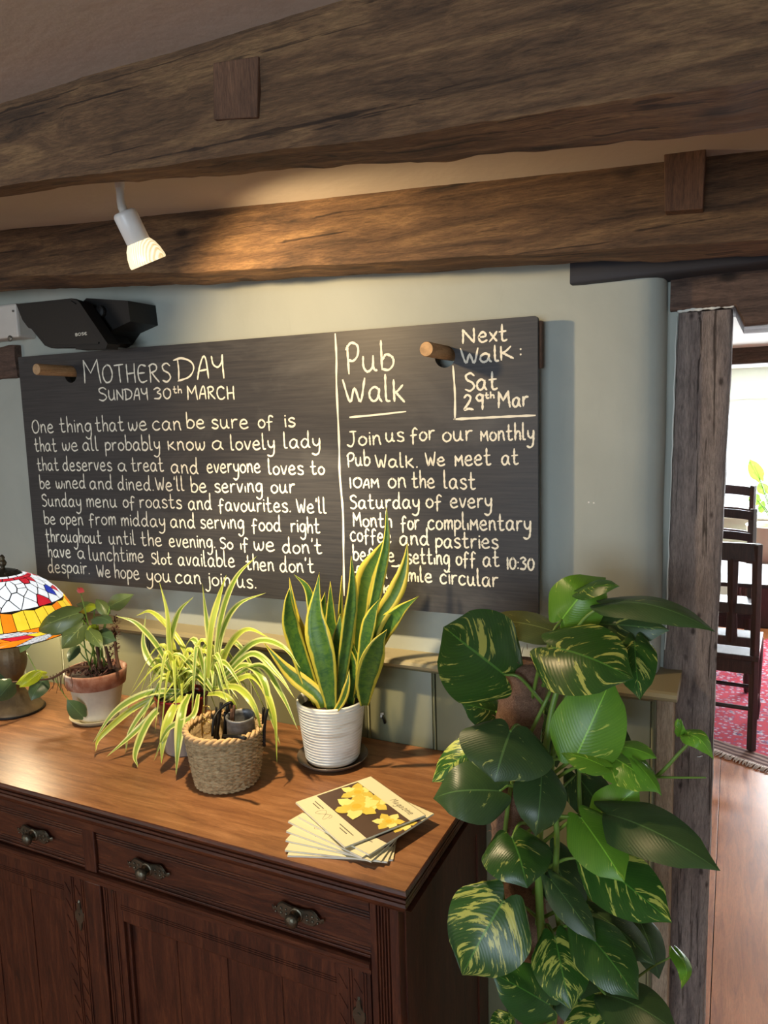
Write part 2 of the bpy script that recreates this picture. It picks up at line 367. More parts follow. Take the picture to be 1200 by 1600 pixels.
# post
def timber(name,secs,mat,parent=None,rough=.004,freq=14,nsub=60,caps=True):
    """secs: list of (t, ring of points) interpolated linearly; roughened"""
    n=len(secs[0]); vs=[];fs=[]
    tot=len(secs)-1
    rings=[]
    for s in range(nsub+1):
        t=s/nsub*tot; i=min(int(t),tot-1); f=t-i
        rings.append([V(secs[i][k]).lerp(V(secs[i+1][k]),f) for k in range(n)])
    for s,r in enumerate(rings):
        c=sum(r,V())/n
        for p in r:
            d=(p-c).normalized(); q=p+d*(rough*noise.noise(p*freq)+rough*.6*noise.noise(p*freq*4.1))
            vs.append(q)
    for s in range(nsub):
        for k in range(n): k2=(k+1)%n; fs.append((s*n+k,s*n+k2,(s+1)*n+k2,(s+1)*n+k))
    if caps: fs.append(tuple(range(n))[::-1]); fs.append(tuple(nsub*n+k for k in range(n)))
    o=mesh(name,vs,fs,mat,parent); bm=bmesh.new(); bm.from_mesh(o.data); bmesh.ops.recalc_face_normals(bm,faces=bm.faces); bm.to_mesh(o.data); bm.free()
    return smooth_angle(o,50)
def ringrect(c,ax,ay,w,h,n=7,r=.08):
    """rounded rectangle ring, centre c, axes ax ay, full sizes w h"""
    out=[]
    pts=[]
    k=r*min(w,h)
    cs=[(w/2,-h/2),(w/2,h/2),(-w/2,h/2),(-w/2,-h/2)]
    for i in range(4):
        a=V(cs[i]);b=V(cs[(i+1)%4]); d=(b-a); L=d.length; d.normalize()
        for j in range(n): pts.append(a+d*(k+(L-2*k)*j/(n-1)))
    return [V(c)+V(ax)*p[0]+V(ay)*p[1] for p in pts]
YPO=1.47
def postring(z,xl,xr): 
    return ringrect(((xl+xr)/2,YPO+.065,z),(1,0,0),(0,1,0),xr-xl,.13,7,.05)
tp=timber('timber_post',[postring(0,-.122,-.024),postring(.4,-.12,-.0235),postring(1.15,-.112,-.0205),postring(1.795,-.099,-.0085)],M['post'],None,.0035,12,90)
tag(tp,'grey brown knotty oak post at the doorway edge right of the tall pothos','post')
lt=timber('lintel_beam',[ringrect((x,YPO+.075,zc),(0,1,0),(0,0,1),.17,h,6,.06) for x,zc,h in ((-.112,1.838,.078),(-.005,1.838,.078),(.01,1.822,.115),(.7,1.822,.115),(1.5,1.82,.12))],M['lintel'],None,.003,14,70)
tag(lt,'brown oak lintel over the doorway resting on the post','lintel beam')
m_=MB(); m_.tube(cr([(-.10+.012*i,YPO-.004+.001*sin(i*2.1),1.798+.0016*sin(i*3.3)+.0003*i) for i in range(9)],4),[.0022+.0012*abs(sin(i*.9)) for i in range(33)],6)
m_.tube([(-.10+.02*i,YPO-.006,1.880+.0012*i+.001*sin(i*2)) for i in range(14)],[.0018+.001*abs(sin(i*1.7)) for i in range(14)],6)
m_.tube([(-.101+.0008*sin(i*2.3)-.0006*i*.6,YPO-.002,1.79-i*.026) for i in range(25)],[.0005+.0013*abs(sin(i*2.9)) for i in range(25)],5)
struct(m_.build('trim_5',M['farwall'],None,True))
struct(MB().box((-.150,YPO+.008,ZS-.01),(-.085,YPO+.05,1.90)).build('wall_return',M['plaster']))
# dark recess timber above the lintel, wall above the doorway
struct(MB().box((-.117,YPO+.02,1.88),(3,YPO+.16,2.2)).build('wall_over_doorway',M['plaster']))
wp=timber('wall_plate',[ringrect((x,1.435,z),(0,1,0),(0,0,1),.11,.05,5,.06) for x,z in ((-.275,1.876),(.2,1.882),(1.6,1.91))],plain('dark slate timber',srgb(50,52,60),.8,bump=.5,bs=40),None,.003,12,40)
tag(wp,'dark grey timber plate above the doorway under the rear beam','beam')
struct(MB().box((-.117,YPO+.13,0),(-.09,1.62,1.9)).build('wall_doorway_jamb',M['farwall']))

# ---------------------------------------------------------------- beams
def beamring(st,y,yb,rise=.0,lean=.0):
    """st: (topfront px, lowfront px, backbottom px) """
    a=P(*st[0],y); b=P(*st[1],y+lean); c=P(*st[2],yb)
    x=b.x; top=a.z+.02
    return x,a.z,b.z,c.z
def make_beam(name,stations,yf,yb,mat,rough):
    # stations: x, ztop, zlow(front arris), zback
    secs=[]
    for x,zt,zl,zb in stations:
        zt+=.03
        ring=[]
        A=V((x,yf+.004,zt)); B=V((x,yf,zl)); Cc=V((x,yb,zb)); D=V((x,yb+.01,zt))
        for p,q,n in ((A,B,9),(B,Cc,6),(Cc,D,7),(D,A,3)):
            for j in range(n):
                t=(j+.12)/n if j else .03
                ring.append(p.lerp(q,t))
        secs.append(ring)
    return timber(name,secs,mat,None,rough,9,150)
def st_from(px,yf,yb):
    out=[]
    for t,l,b in px:
        a=P(*t,yf); c=P(*l,yf); d=P(*b,yb); out.append((c.x,a.z,c.z,d.z))
    return out
s1=st_from([((0,165),(0,288),(0,316)),((600,3),(600,214),(600,270)),((1200,-140),(1200,122),(1200,206))],.70,.80)
s1=[(-2.6,2.04,2.0,2.01)]+[s1[0],s1[1],s1[2],(1.6,2.02,1.78,1.80)]
s1[0]=(-2.6,2.05,1.98,1.995)
b1=make_beam('ceiling_beam',s1,.70,.80,M['beam'],.005)
tag(b1,'dark aged oak ceiling beam nearest the viewer with an inset wood block','ceiling beam')
s2=st_from([((0,360),(0,432),(0,463)),((300,333),(300,424),(300,452)),((600,304),(600,409),(600,432)),((1200,238),(1200,374),(1200,404))],1.20,1.285)
s2=[(-3.2,2.15,2.03,2.02)]+s2+[(1.6,1.93,1.79,1.80)]
b2=make_beam('ceiling_beam',s2,1.20,1.285,M['beam'],.004)
tag(b2,'oak ceiling beam next to the wall, lit by the spotlight above the board','ceiling beam')
def block(px,y,th,par):
    c=[P(u,v,y) for u,v in px]; m_=MB(); ring=[]
    vs=[V((p.x,y-th,p.z)) for p in c]+[V((p.x,y+.03,p.z)) for p in c]
    m_.add(vs,[(0,1,2,3),(7,6,5,4),(0,4,5,1),(1,5,6,2),(2,6,7,3),(3,7,4,0)])
    bm=bmesh.new(); 
    o=m_.build('wood_block',M['block'],par); bv=o.modifiers.new('b','BEVEL'); bv.width=.0015; bv.segments=2
    return o
block([(334,99),(405,88),(403,184),(335,188)],.70,.002,b1)['label']='small plain wood block set into the beam face'
block([(1039,236),(1104,233),(1099,331),(1040,335)],1.195,.018,b2)['label']='reddish wood block standing proud of the beam'

# ---------------------------------------------------------------- chalkboard
YB=1.358
X0,X1=P(28,558,YB).x,P(840,493,YB).x
Z00,Z01=P(60,905,YB).z,P(28,558,YB).z; Z10,Z11=P(840,970,YB).z,P(842,493,YB).z
board=empty('chalkboard',((X0+X1)/2,YB,Z00),'long black chalkboard with white handwritten notices on the wall','chalkboard')
pegpos=[(P(110,580,YB),P(53,579,YB-.10)),(P(695,551,YB),P(664,538,YB-.095))]
RP=.0135; RH=.021
def board_panel():
    cu=bpy.data.curves.new('panel','CURVE'); cu.dimensions='2D'; cu.fill_mode='BOTH'
    def spl(pts):
        s=cu.splines.new('POLY'); s.points.add(len(pts)-1); s.use_cyclic_u=True
        for p,q in zip(s.points,pts): p.co=(q[0],q[1],0,1)
    out=[]
    def corner(cx,cz,a0,r=.008): 
        return [(cx+r*cos(math.radians(a0+k*18)),cz+r*sin(math.radians(a0+k*18))) for k in range(6)]
    r=.006
    out+=corner(X1-r,Z11-r,0,r)+corner(X0+r*.5,Z01-r*.5,90,r*.5)+corner(X0+r*.5,Z00+r*.5,180,r*.5)+corner(X1-r,Z10+r,270,r)
    spl(out)
    for b,t in pegpos: spl([(b.x+RH*cos(-2*pi*k/28),b.z-(RH-RP)+RH*sin(-2*pi*k/28)) for k in range(28)])
    cu.extrude=.006
    o=bpy.data.objects.new('tmp',cu); COL.objects.link(o); dg=bpy.context.evaluated_depsgraph_get()
    me=bpy.data.meshes.new_from_object(o.evaluated_get(dg)); bpy.data.objects.remove(o)
    me.transform(Matrix.Translation((0,YB+.006,0))@Matrix.Rotation(pi/2,4,'X'))
    me.materials.clear(); me.materials.append(M['board'])
    ob=bpy.data.objects.new('panel',me); link(ob,board); ob['label']='matt black writing surface'
board_panel()
m_=MB(); m_.box((X1-.02,YB+.012,1.705),(X1+.004,YB+.028,1.79)); m_.box((X0+.01,YB+.012,1.705),(X0+.04,YB+.04,1.79)); m_.build('hanging_batten',M['block'],board)
for i,(b,t) in enumerate(pegpos):
    m_=MB(); bb=V((b.x,YW+.01,b.z)); m_.tube([bb,V((b.x,t.y+.002,b.z)),V((b.x,t.y,b.z))],[RP,RP,RP*.93],24,caps=False)
    o=m_.build('wooden_peg',M['peg'],None,True)
    tag(o,['pale round wooden peg through the board beside the heading MOTHERS DAY','round wooden peg through the board between the words Pub and Next'][i],'peg','pegs holding the chalkboard')
    n=24; mesh('end_face',[V((b.x,t.y+.0001,b.z))+V((cos(2*pi*q/n),0,sin(2*pi*q/n)))*RP*.93 for q in range(n)],[tuple(range(n))],M['endgrain'],o)
# ---- handwriting
G={}
def g(ch,s): G[ch]=[[tuple(float(c) for c in p.split(',')) for p in st.split()] for st in s.split('|')]
g('a','.75,.85 .45,1.02 .1,.75 .05,.3 .3,0 .6,.15 .75,.6 .78,.9|.78,.9 .76,.3 .95,0')
g('b','.05,1.9 .06,1 .08,.05|.08,.6 .35,1 .75,.8 .8,.35 .5,0 .08,.08')
g('c','.75,.85 .45,1.02 .1,.75 .05,.3 .3,0 .6,.03 .8,.18')
g('d','.72,.8 .4,1 .08,.7 .05,.3 .3,0 .55,.1 .75,.5|.76,1.9 .74,.9 .76,.2 .92,0')
g('e','.05,.5 .7,.58 .65,.9 .4,1.02 .1,.75 .05,.3 .3,0 .6,.02 .85,.15')
g('f','.75,1.25 .5,1.42 .28,1.2 .26,.4 .26,-.35|.0,.62 .65,.68')
g('g','.75,.85 .45,1.02 .1,.75 .08,.3 .35,.08 .62,.25 .75,.8|.78,.95 .8,.1 .72,-.6 .4,-.85 .08,-.62')
g('h','.05,1.9 .06,1 .08,.0|.08,.55 .35,.95 .62,.85 .68,.4 .7,0')
g('i','.08,1 .1,.5 .12,.02|.08,1.38 .11,1.32')
g('I','.08,1 .1,.5 .12,.02')
g('j','.3,1 .34,.3 .3,-.5 .05,-.75 -.2,-.55|.3,1.38 .33,1.32')
g('k','.05,1.5 .06,.8 .08,.0|.7,1.15 .4,.8 .1,.55|.2,.62 .5,.3 .8,-.02')
g('l','.05,1.9 .05,.9 .1,.12 .35,.05')
g('m','.05,1 .08,.5 .08,0|.08,.6 .3,1 .5,.85 .52,0|.54,.6 .78,1 .98,.85 1.02,.05')
g('n','.05,1 .08,.5 .08,0|.08,.6 .35,1 .62,.85 .68,.35 .78,0')
g('o','.45,1 .1,.75 .05,.3 .35,0 .72,.2 .78,.65 .45,1')
g('p','.05,1 .06,.2 .06,-.7|.08,.7 .35,1 .72,.8 .75,.4 .45,.08 .1,.15')
g('r','.05,1 .08,.5 .08,0|.08,.6 .3,.95 .62,.98')
g('s','.68,.88 .4,1.03 .1,.85 .25,.58 .6,.42 .7,.15 .4,-.03 .05,.1')
g('t','.28,1.7 .27,.9 .3,.15 .5,0 .75,.1|0,.95 .65,1.0')
g('u','.05,1 .06,.35 .3,0 .6,.2 .7,.6|.7,1 .7,.35 .78,.1 .92,.05')
g('v','.02,1 .35,.02 .72,1')
g('w','.05,1 .1,.3 .3,.02 .5,.5|.52,.8 .55,.25 .75,.02 1.0,.4 1.02,1')
g('x','.05,.95 .4,.45 .75,.02|.75,.98 .4,.45 .02,0')
g('y','.05,1 .1,.45 .4,.2 .68,.5 .72,1|.74,1 .72,.1 .62,-.6 .3,-.85 -.05,-.7')
# capitals are 1.6 tall
g('z','.05,.95 .65,.95 .1,.05 .7,.05')
# capitals
g('A','.0,0 .18,.8 .5,1.6 .72,1.4 .85,.0|.12,.6 .8,.65')
g('C','.95,1.35 .6,1.6 .15,1.3 .05,.6 .3,.05 .7,0 1.0,.25')
g('D','.15,1.5 .18,.8 .15,.08|-.1,1.5 .4,1.6 .95,1.3 1.1,.8 .8,.25 .1,.0')
g('E','.85,1.45 .4,1.55 .1,1.2 .1,.4 .4,0 .9,.15|.12,.8 .7,.85')
g('H','.1,1.6 .12,.8 .15,0|.9,1.65 .88,.8 .92,0|.1,.75 .9,.85')
g('J','.3,1.6 .9,1.6|.65,1.6 .68,.5 .4,-.05 .0,.15')
g('K','.05,1.6 .06,.8 .08,.0|.8,1.45 .45,1.0 .1,.75|.2,.8 .6,.4 1.0,0')
g('M','.08,0 .1,.8 .08,1.6|.08,1.6 .5,.7|.5,.7 .95,1.65|.95,1.65 1.0,.8 1.1,0')
g('N','.08,0 .1,.8 .08,1.5|.08,1.5 .5,.8 .95,.05|.95,.05 .97,.8 .95,1.6')
g('O','.55,1.6 .15,1.25 .05,.6 .35,0 .85,.15 1.05,.8 .85,1.45 .5,1.6')
g('P','.1,1.5 .12,.8 .16,0|.0,1.3 .35,1.65 .8,1.5 .8,1.0 .5,.7 .15,.72')
g('R','.1,1.5 .12,.8 .12,0|.0,1.4 .4,1.6 .75,1.45 .7,1.05 .15,.8|.3,.8 .6,.4 .95,.02')
g('S','.85,1.4 .55,1.62 .15,1.4 .25,1.0 .7,.75 .85,.35 .5,0 .1,.12')
g('T','.0,1.5 .9,1.6|.5,1.55 .5,.8 .55,0')
g('U','.1,1.5 .1,.5 .4,0 .8,.3 .9,1.0|.9,1.5 .9,.5 1.0,0')
g('W','.0,1.6 .35,.02 .6,1.0 .9,.02 1.15,1.65')
g('Y','.05,1.6 .15,1.0 .5,.75 .8,1.1 .85,1.6|.88,1.6 .86,.8 .9,-.1')
g('0','.45,1.5 .08,1.1 .08,.4 .4,0 .75,.35 .8,1.1 .45,1.5')
g('1','.1,1.5 .12,.8 .14,0'); g('2','.05,1.25 .35,1.55 .7,1.3 .55,.8 .05,.02 .5,.1 .95,.02')
g('3','.05,1.4 .45,1.6 .75,1.3 .4,.95 .8,.6 .6,.1 .05,.1'); g('7','.0,1.5 .4,1.45 .8,1.5 .5,.7 .35,0')
g('9','.7,1.4 .4,1.55 .1,1.25 .3,.9 .65,1.0 .75,1.5|.76,1.5 .72,.8 .7,0')
g('.','.08,.06 .12,.02'); g(':','.1,.95 .13,.9|.1,.2 .13,.15'); g("'",'.12,1.75 .08,1.4'); g('-','.1,.35 .25,.35')
def word_strokes(txt,case=None):
    """text -> list of strokes, width; ^ prefix letters drawn as small capitals at x-height"""
    x=0; out=[]; i=0; sc=1
    for ch in txt:
        if ch=='^': sc=.66; continue
        if ch=='*': sc=1; continue
        gl=G[ch]; mx=max(p[0] for s in gl for p in s); 
        j=(random.random()-.5)*.06
        for s in gl: out.append([(x+p[0]*(sc if sc==1 else .85),p[1]*sc+j) for p in s])
        x+=mx*(sc if sc==1 else .85)+.26
    return out,x-.26
def stroke_ribbon(mb_,pts,wd,yoff,frame):
    """pts in (along, up) metres -> flat raised ribbon with round ends"""
    q=[V((p[0],p[1],0)) for p in pts]
    q=cr(q,5) if len(q)>2 else cr(q,3)
    n=len(q); vs=[];fs=[]
    for i,p in enumerate(q):
        t=(q[min(i+1,n-1)]-q[max(i-1,0)]); 
        if t.length<1e-9: t=V((1,0,0))
        t.normalize(); s=V((-t.y,t.x,0)); w_=wd*(.5+.09*sin(i*1.7+p.x*900)+.05*sin(p.y*1300))
        if i in(0,n-1): 
            w_*=.55; p=p+t*(wd*.3 if i else -wd*.3)
        vs+= [frame(p+s*w_,yoff),frame(p-s*w_,yoff)]
    for i in range(n-1): fs.append((2*i,2*i+1,2*i+3,2*i+2))
    mb_.add(vs,fs)
def write(mb_,txt,u0,v0,u1,v1,xh,wd,y=YB,off=.0006):
    a=P(u0,v0,y); b=P(u1,v1,y); st,wdt=word_strokes(txt); d=(b-a)
    hz=(P(u0,v0-xh,y)-a).length*.5+(P(u1,v1-xh,y)-b).length*.5
    ex=d/wdt
    fr=lambda p,o: V((p.x,y-o,p.y))
    for i,s in enumerate(st):
        pts=[]
        for px_,pz in s:
            q=a+ex*px_; pts.append((q.x,q.z+pz*hz))
        stroke_ribbon(mb_,pts,wd,off+.00003*(i%5),fr)
random.seed(4)
LINES=[('heading','h',[("M",131,598,158,598,22,1),("OTHERS",161,597,267,597,17.5,1),("D",276,596,304,594,22,1),("AY",309,593,350,588,21,1)]),
('subheading','h2',[("S",154,626,167,626,12.5,1),("UNDAY",170,625,231,624,10.5,1),("30",241,624,267,623,11,1),("th",271,614,284,614,6,.8),("M",293,624,309,624,13,1),("ARCH",312,623,366,624,12,1)]),
('text_line','b',[("One",51,676,84,676,12.5,1),("thing",94,675,143,675,13,1),("that",150,674,194,673,13,1),("we",201,673,230,672,13,1),("can",239,672,283,672,13.5,1),("be",292,669,320,669,13,1),("sure",331,669,388,669,13.5,1),("of",404,668,427,668,13,1),("is",445,667,461,666,13,1)]),
('text_line','b',[("that",55,705,89,705,11.5,1),("we",98,704,122,704,12,1),("all",130,704,154,704,12,1),("probably",165,704,250,703,12.5,1),("^K*now",263,703,320,703,13,1),("a",332,702,349,702,13,1),("lovely",361,703,429,702,13,1),("lady",444,700,500,699,13.5,1)]),
('text_line','b',[("that",59,735,92,735,11,1),("deserves",99,735,175,735,12,1),("a",185,735,198,736,12,1),("treat",206,736,256,736,12.5,1),("and",268,739,310,740,13,1),("everyone",324,738,407,738,13,1),("loves",420,741,474,741,13,1),("to",486,741,507,741,12,1)]),
('text_line','b',[("be",63,763,79,763,11,1),("w^I*ned",88,763,134,763,11.5,1),("and",141,764,176,764,12,1),("dined.",185,765,240,766,12,1),("We'll",244,766,288,767,12,1),("be",299,769,323,769,13,1),("serv^I*ng",336,769,410,769,13,1),("our",424,770,461,770,13,1)]),
('text_line','b',[("Sunday",66,791,127,792,11.5,1),("menu",136,792,183,793,12,1),("of",193,793,211,793,12,1),("roasts",219,793,284,794,12.5,1),("and",295,796,331,796,13,1),("favourites.",342,798,454,800,13,1),("We'll",464,801,510,802,13,1)]),
('text_line','b',[("be",70,819,87,819,11,1),("open",95,819,130,820,11.5,1),("from",140,820,181,820,12,1),("midday",190,821,258,823,12,1),("and",267,824,305,825,12.5,1),("serv^I*ng",314,825,381,826,13,1),("food",394,829,439,830,13,1),("right",455,831,500,833,13,1)]),
('text_line','b',[("throughout",72,846,159,849,11.5,1),("until",171,850,212,851,12,1),("the",221,852,253,853,12.5,1),("evening.",265,854,336,856,12.5,1),("So",344,857,364,858,10.5,1),("^I*f",376,858,388,859,13,1),("we",397,860,429,861,13.5,1),("don't",442,864,503,865,13,1)]),
('text_line','b',[("have",76,870,111,871,11.5,1),("a",122,872,133,873,11.5,1),("lunchtime",140,875,225,878,12.5,1),("Slot",237,881,269,882,10.5,1),("available",279,883,367,886,13,1),("then",385,890,428,892,13,1),("don't",438,893,491,895,13,1)]),
('text_line','b',[("despair.",76,894,140,897,12,1),("We",152,901,173,902,11,1),("hope",180,903,218,905,13,1),("you",230,908,267,910,13,1),("can",275,911,314,912,13,1),("join",324,914,361,916,13,1),("us.",371,917,400,919,13,1)]),
('heading','h',[("P",542,584,560,584,29,1.15),("ub",567,581,615,578,24,1.15),("W",537,629,571,628,22,1.15),("alk",577,626,632,628,22,1.15)]),
('heading','h2',[("N",722,537,741,536,14,1.1),("ext",748,535,792,532,15,1.1),("W",720,567,747,567,14,1.1),("al",750,566,779,564,13,1.1),("K",782,563,802,560,13,1.1),(":",811,556,814,556,11,1)]),
('heading','h2',[("S",726,611,741,611,17,1.15),("at",745,609,777,608,16,1.15),("29",725,640,755,640,15,1.15),("th",758,622,772,622,5,.9),("M",778,637,797,636,15,1.15),("ar",801,636,825,634,14,1.15)]),
('text_line','b',[("Join",543,697,595,694,14,1),("us",603,690,631,689,14,1),("for",642,689,679,687,14,1),("our",692,690,738,688,15,1),("^M*onthly",751,689,834,687,14,1)]),
('text_line','b',[("P",543,730,553,729,13,1),("ub",556,728,578,727,13,1),("Walk.",587,730,652,730,12,1),("We",665,728,695,727,12.5,1),("^M*eet",711,728,767,726,15,1),("at",784,726,810,725,14,1)]),
('text_line','b',[("10",546,762,565,762,10.5,1),("^AM",568,762,592,762,12.5,1),("on",607,762,634,761,15,1),("the",644,762,679,762,14,1),("last",694,763,743,764,15,1)]),
('text_line','b',[("Saturday",547,795,655,794,13,1),("of",666,793,690,793,14,1),("every",704,793,768,793,14,1)]),
('text_line','b',[("Month",552,822,612,824,13,1),("for",627,827,655,827,14,1),("compl^I*^M*entary",669,827,829,829,14.5,1)]),
('text_line','b',[("coffee",548,845,611,848,14,1),("and",625,851,670,852,14,1),("pastries",681,855,778,857,14,1)]),
('text_line','b',[("before",552,875,616,877,13,1),("sett^I*ng",636,880,702,882,14,1),("off",713,882,743,883,14,1),("at",755,885,780,885,14,1),("10:30",792,889,834,891,12,1)]),
('text_line','b',[("for",555,901,590,902,12,1),("a",596,904,605,904,12,1),("7",613,905,626,905,14,1),("m^I*le",637,908,675,910,13,1),("circular",688,911,778,917,14,1)]),
('text_line','b',[("W",555,925,575,926,12,1),("al^K",578,926,610,927,12,1)])]
WD={'h':.0040,'h2':.0036,'b':.0036}
for kind,wk,ws in LINES:
    for t,u0,v0,u1,v1,xh,s in ws:
        m_=MB(); write(m_,t,u0,v0,u1,v1,xh,WD[wk]*s); m_.build('chalk_word',M['chalk'],board,fix=False)
def rule(pts,wd,nm='chalk_rule'):
    m_=MB(); q=[P(u,v,YB) for u,v in pts]; stroke_ribbon(m_,[(p.x,p.z) for p in q],wd,.0007,lambda p,o:V((p.x,YB-o,p.y))); m_.build(nm,M['chalk'],board,fix=False)
rule([(524,522),(526,560),(526,600),(530,690),(531,740),(536,800),(537,860),(538,930)],.0044)
rule([(547,652),(590,648),(634,643)],.0042)
rule([(708,572),(711,615),(711,655)],.0040); rule([(710,655),(770,652),(836,649)],.0046)

# ---------------------------------------------------------------- sideboard
ZT=.93; SX1=-.42; SX0=-1.76; YF=.918
sb=empty('sideboard',(-1.09,1.15,0),'dark red oak sideboard with carved mouldings and brass pulls below the chalkboard','sideboard')
m_=MB()
prof=[(0,.930),(-.0015,.9285),(-.003,.924),(-.0015,.9195),(0,.918),(.004,.9175),(.004,.9155),(-.0005,.915),(-.001,.911),(.001,.909),(.005,.9085),(.005,.907),(.001,.9065),(0,.902),(.002,.896),(.007,.890),(.013,.887),(.014,.884),(.03,.884)]
# swept moulding round left, front, right
def sweep_rect(prof,x0,x1,y0,y1):
    vs=[];fs=[];n=len(prof)
    for (cx,cy,sx,sy) in ((x0,y1,1,0),(x0,y0,1,1),(x1,y0,-1,1),(x1,y1,-1,0)):
        for o,z in prof: vs.append((cx+sx*o,cy+sy*o,z))
    for s in range(3):
        for i in range(n-1): fs.append((s*n+i,s*n+i+1,(s+1)*n+i+1,(s+1)*n+i))
    return vs,fs
vs,fs=sweep_rect(prof,SX0,SX1,YF,YP-.003); m_.add(vs,fs,mi=1)
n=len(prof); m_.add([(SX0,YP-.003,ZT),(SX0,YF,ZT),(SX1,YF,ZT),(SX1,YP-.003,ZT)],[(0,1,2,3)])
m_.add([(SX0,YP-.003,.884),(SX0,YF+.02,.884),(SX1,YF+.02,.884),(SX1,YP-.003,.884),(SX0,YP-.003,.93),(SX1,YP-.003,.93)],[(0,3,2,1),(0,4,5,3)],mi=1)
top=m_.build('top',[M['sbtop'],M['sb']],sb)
YC=.942
CX0,CX1=SX0+.025,-.443
# carcass back box, recessed
m_=MB(); m_.box((CX0+.004,YC+.02,.06),(CX1-.004,YP-.01,.8835)); m_.box((CX0+.02,YC+.03,0),(CX1-.02,YP-.04,.06)); m_.build('carcass',M['sbv'],sb)
def pilaster(x0,x1):
    m_=MB(); z0,z1=.0,.8835; w_=x1-x0
    pts=[(x0,YC+.022),(x0,YC+.002),(x0+.001,YC)]
    a=x0+w_*.22; b=x0+w_*.74; k=5; st=(b-a)/k
    for i in range(k):
        c=a+i*st; pts+=[(c,YC),(c+.0012,YC+.004),(c+st*.45,YC+.004),(c+st*.45+.0012,YC)]
    pts+=[(x1-.001,YC),(x1,YC+.002),(x1,YC+.022)]
    m_.prism(pts,z0,z1,axis='z'); return m_.build('fluted_stile',M['sbv'],sb)
pilaster(-.493,CX1); pilaster(CX0,CX0+.05)
MX0,MX1=-1.107,-1.076
m_=MB(); m_.box((MX0,YC,.777),(MX1,YC+.03,.8835),.002); m_.build('centre_stile',M['sbv'],sb)
m_=MB(); m_.box((CX0+.05,YC-.0012,.8625),(-.493,YC+.03,.8835),.0015); m_.build('top_rail',M['sb'],sb)
m_=MB(); pr=[(YC+.03,.777),(YC-.002,.777),(YC-.006,.775),(YC-.006,.768),(YC-.004,.765),(YC-.001,.762),(YC-.001,.755),(YC+.03,.755)]
m_.prism(pr,CX0+.05,-.493,axis='x'); m_.build('middle_rail',M['sb'],sb)
def pull(par,cx,cz):
    # scrolled back plate
    n=64; pts=[]
    for i in range(n):
        t=2*pi*i/n; u=cos(t); a=.050*(abs(u)**.9)*(1 if u>=0 else -1)
        h=(.0135+.0045*cos(3*t*2))*(1-.72*abs(u)**2.2)*1.0
        z=h*(1 if sin(t)>=0 else -1)*(abs(sin(t))**.5)+.0016*sin(9*t)
        pts.append((cx+a,cz+z))
    m_=MB(); m_.prism(pts,YC-.0005,YC-.0035,scale1=.93)
    for s in(-1,1):
        for q,r in((.040,.0018),(.030,.0030),(.020,.0022)):
            for zz in(-.004,.004): m_.lathe([(r,0),(r*.8,.0016),(0.0001,.0024)],(cx+s*q,YC-.0035,cz+zz),8,axis=(0,-1,0))
    m_.lathe([(.013,0),(.012,.002),(.010,.003),(.0095,.0015),(.001,.001)],(cx,YC-.0035,cz),20,axis=(0,-1,0))
    o=m_.build('handle',M['bronze'],par,False); smooth_angle(o,35)
    m_=MB(); m_.lathe([(.006,0),(.005,.004),(.005,.008),(.009,.011),(.0118,.015),(.0115,.019),(.007,.0225),(.0001,.0235)],(cx,YC-.003,cz-.001),20,axis=(0,-1,0),
        fn=lambda r,z,th,i:(r*(1+.05*sin(8*th)) if i>2 else r,z))
    o=m_.build('knob',M['bronze'],par,True)
    return o
def drawer(x0,x1):
    z0,z1=.777,.862; yy=YC+.006
    m_=MB(); m_.box((x0+.0015,yy,z0+.002),(x1-.0015,yy+.02,z1-.001),.001)
    for zz in (z0+.012,z0+.017,z1-.012,z1-.017,z1-.007): m_.box((x0+.002,yy-.0018,zz-.0013),(x1-.002,yy+.001,zz+.0013),.0006)
    m_.box((x0+.002,yy-.003,z0+.002),(x1-.002,yy,z0+.007),.001)
    return m_.build('drawer',M['sb'],sb)
for x0,x1 in((MX1,-.493),(CX0+.05,MX0)):
    d=drawer(x0,x1); c=(x0+x1)/2
    for s in(-1,1):
        pull(d,c+s*.159,.8215)
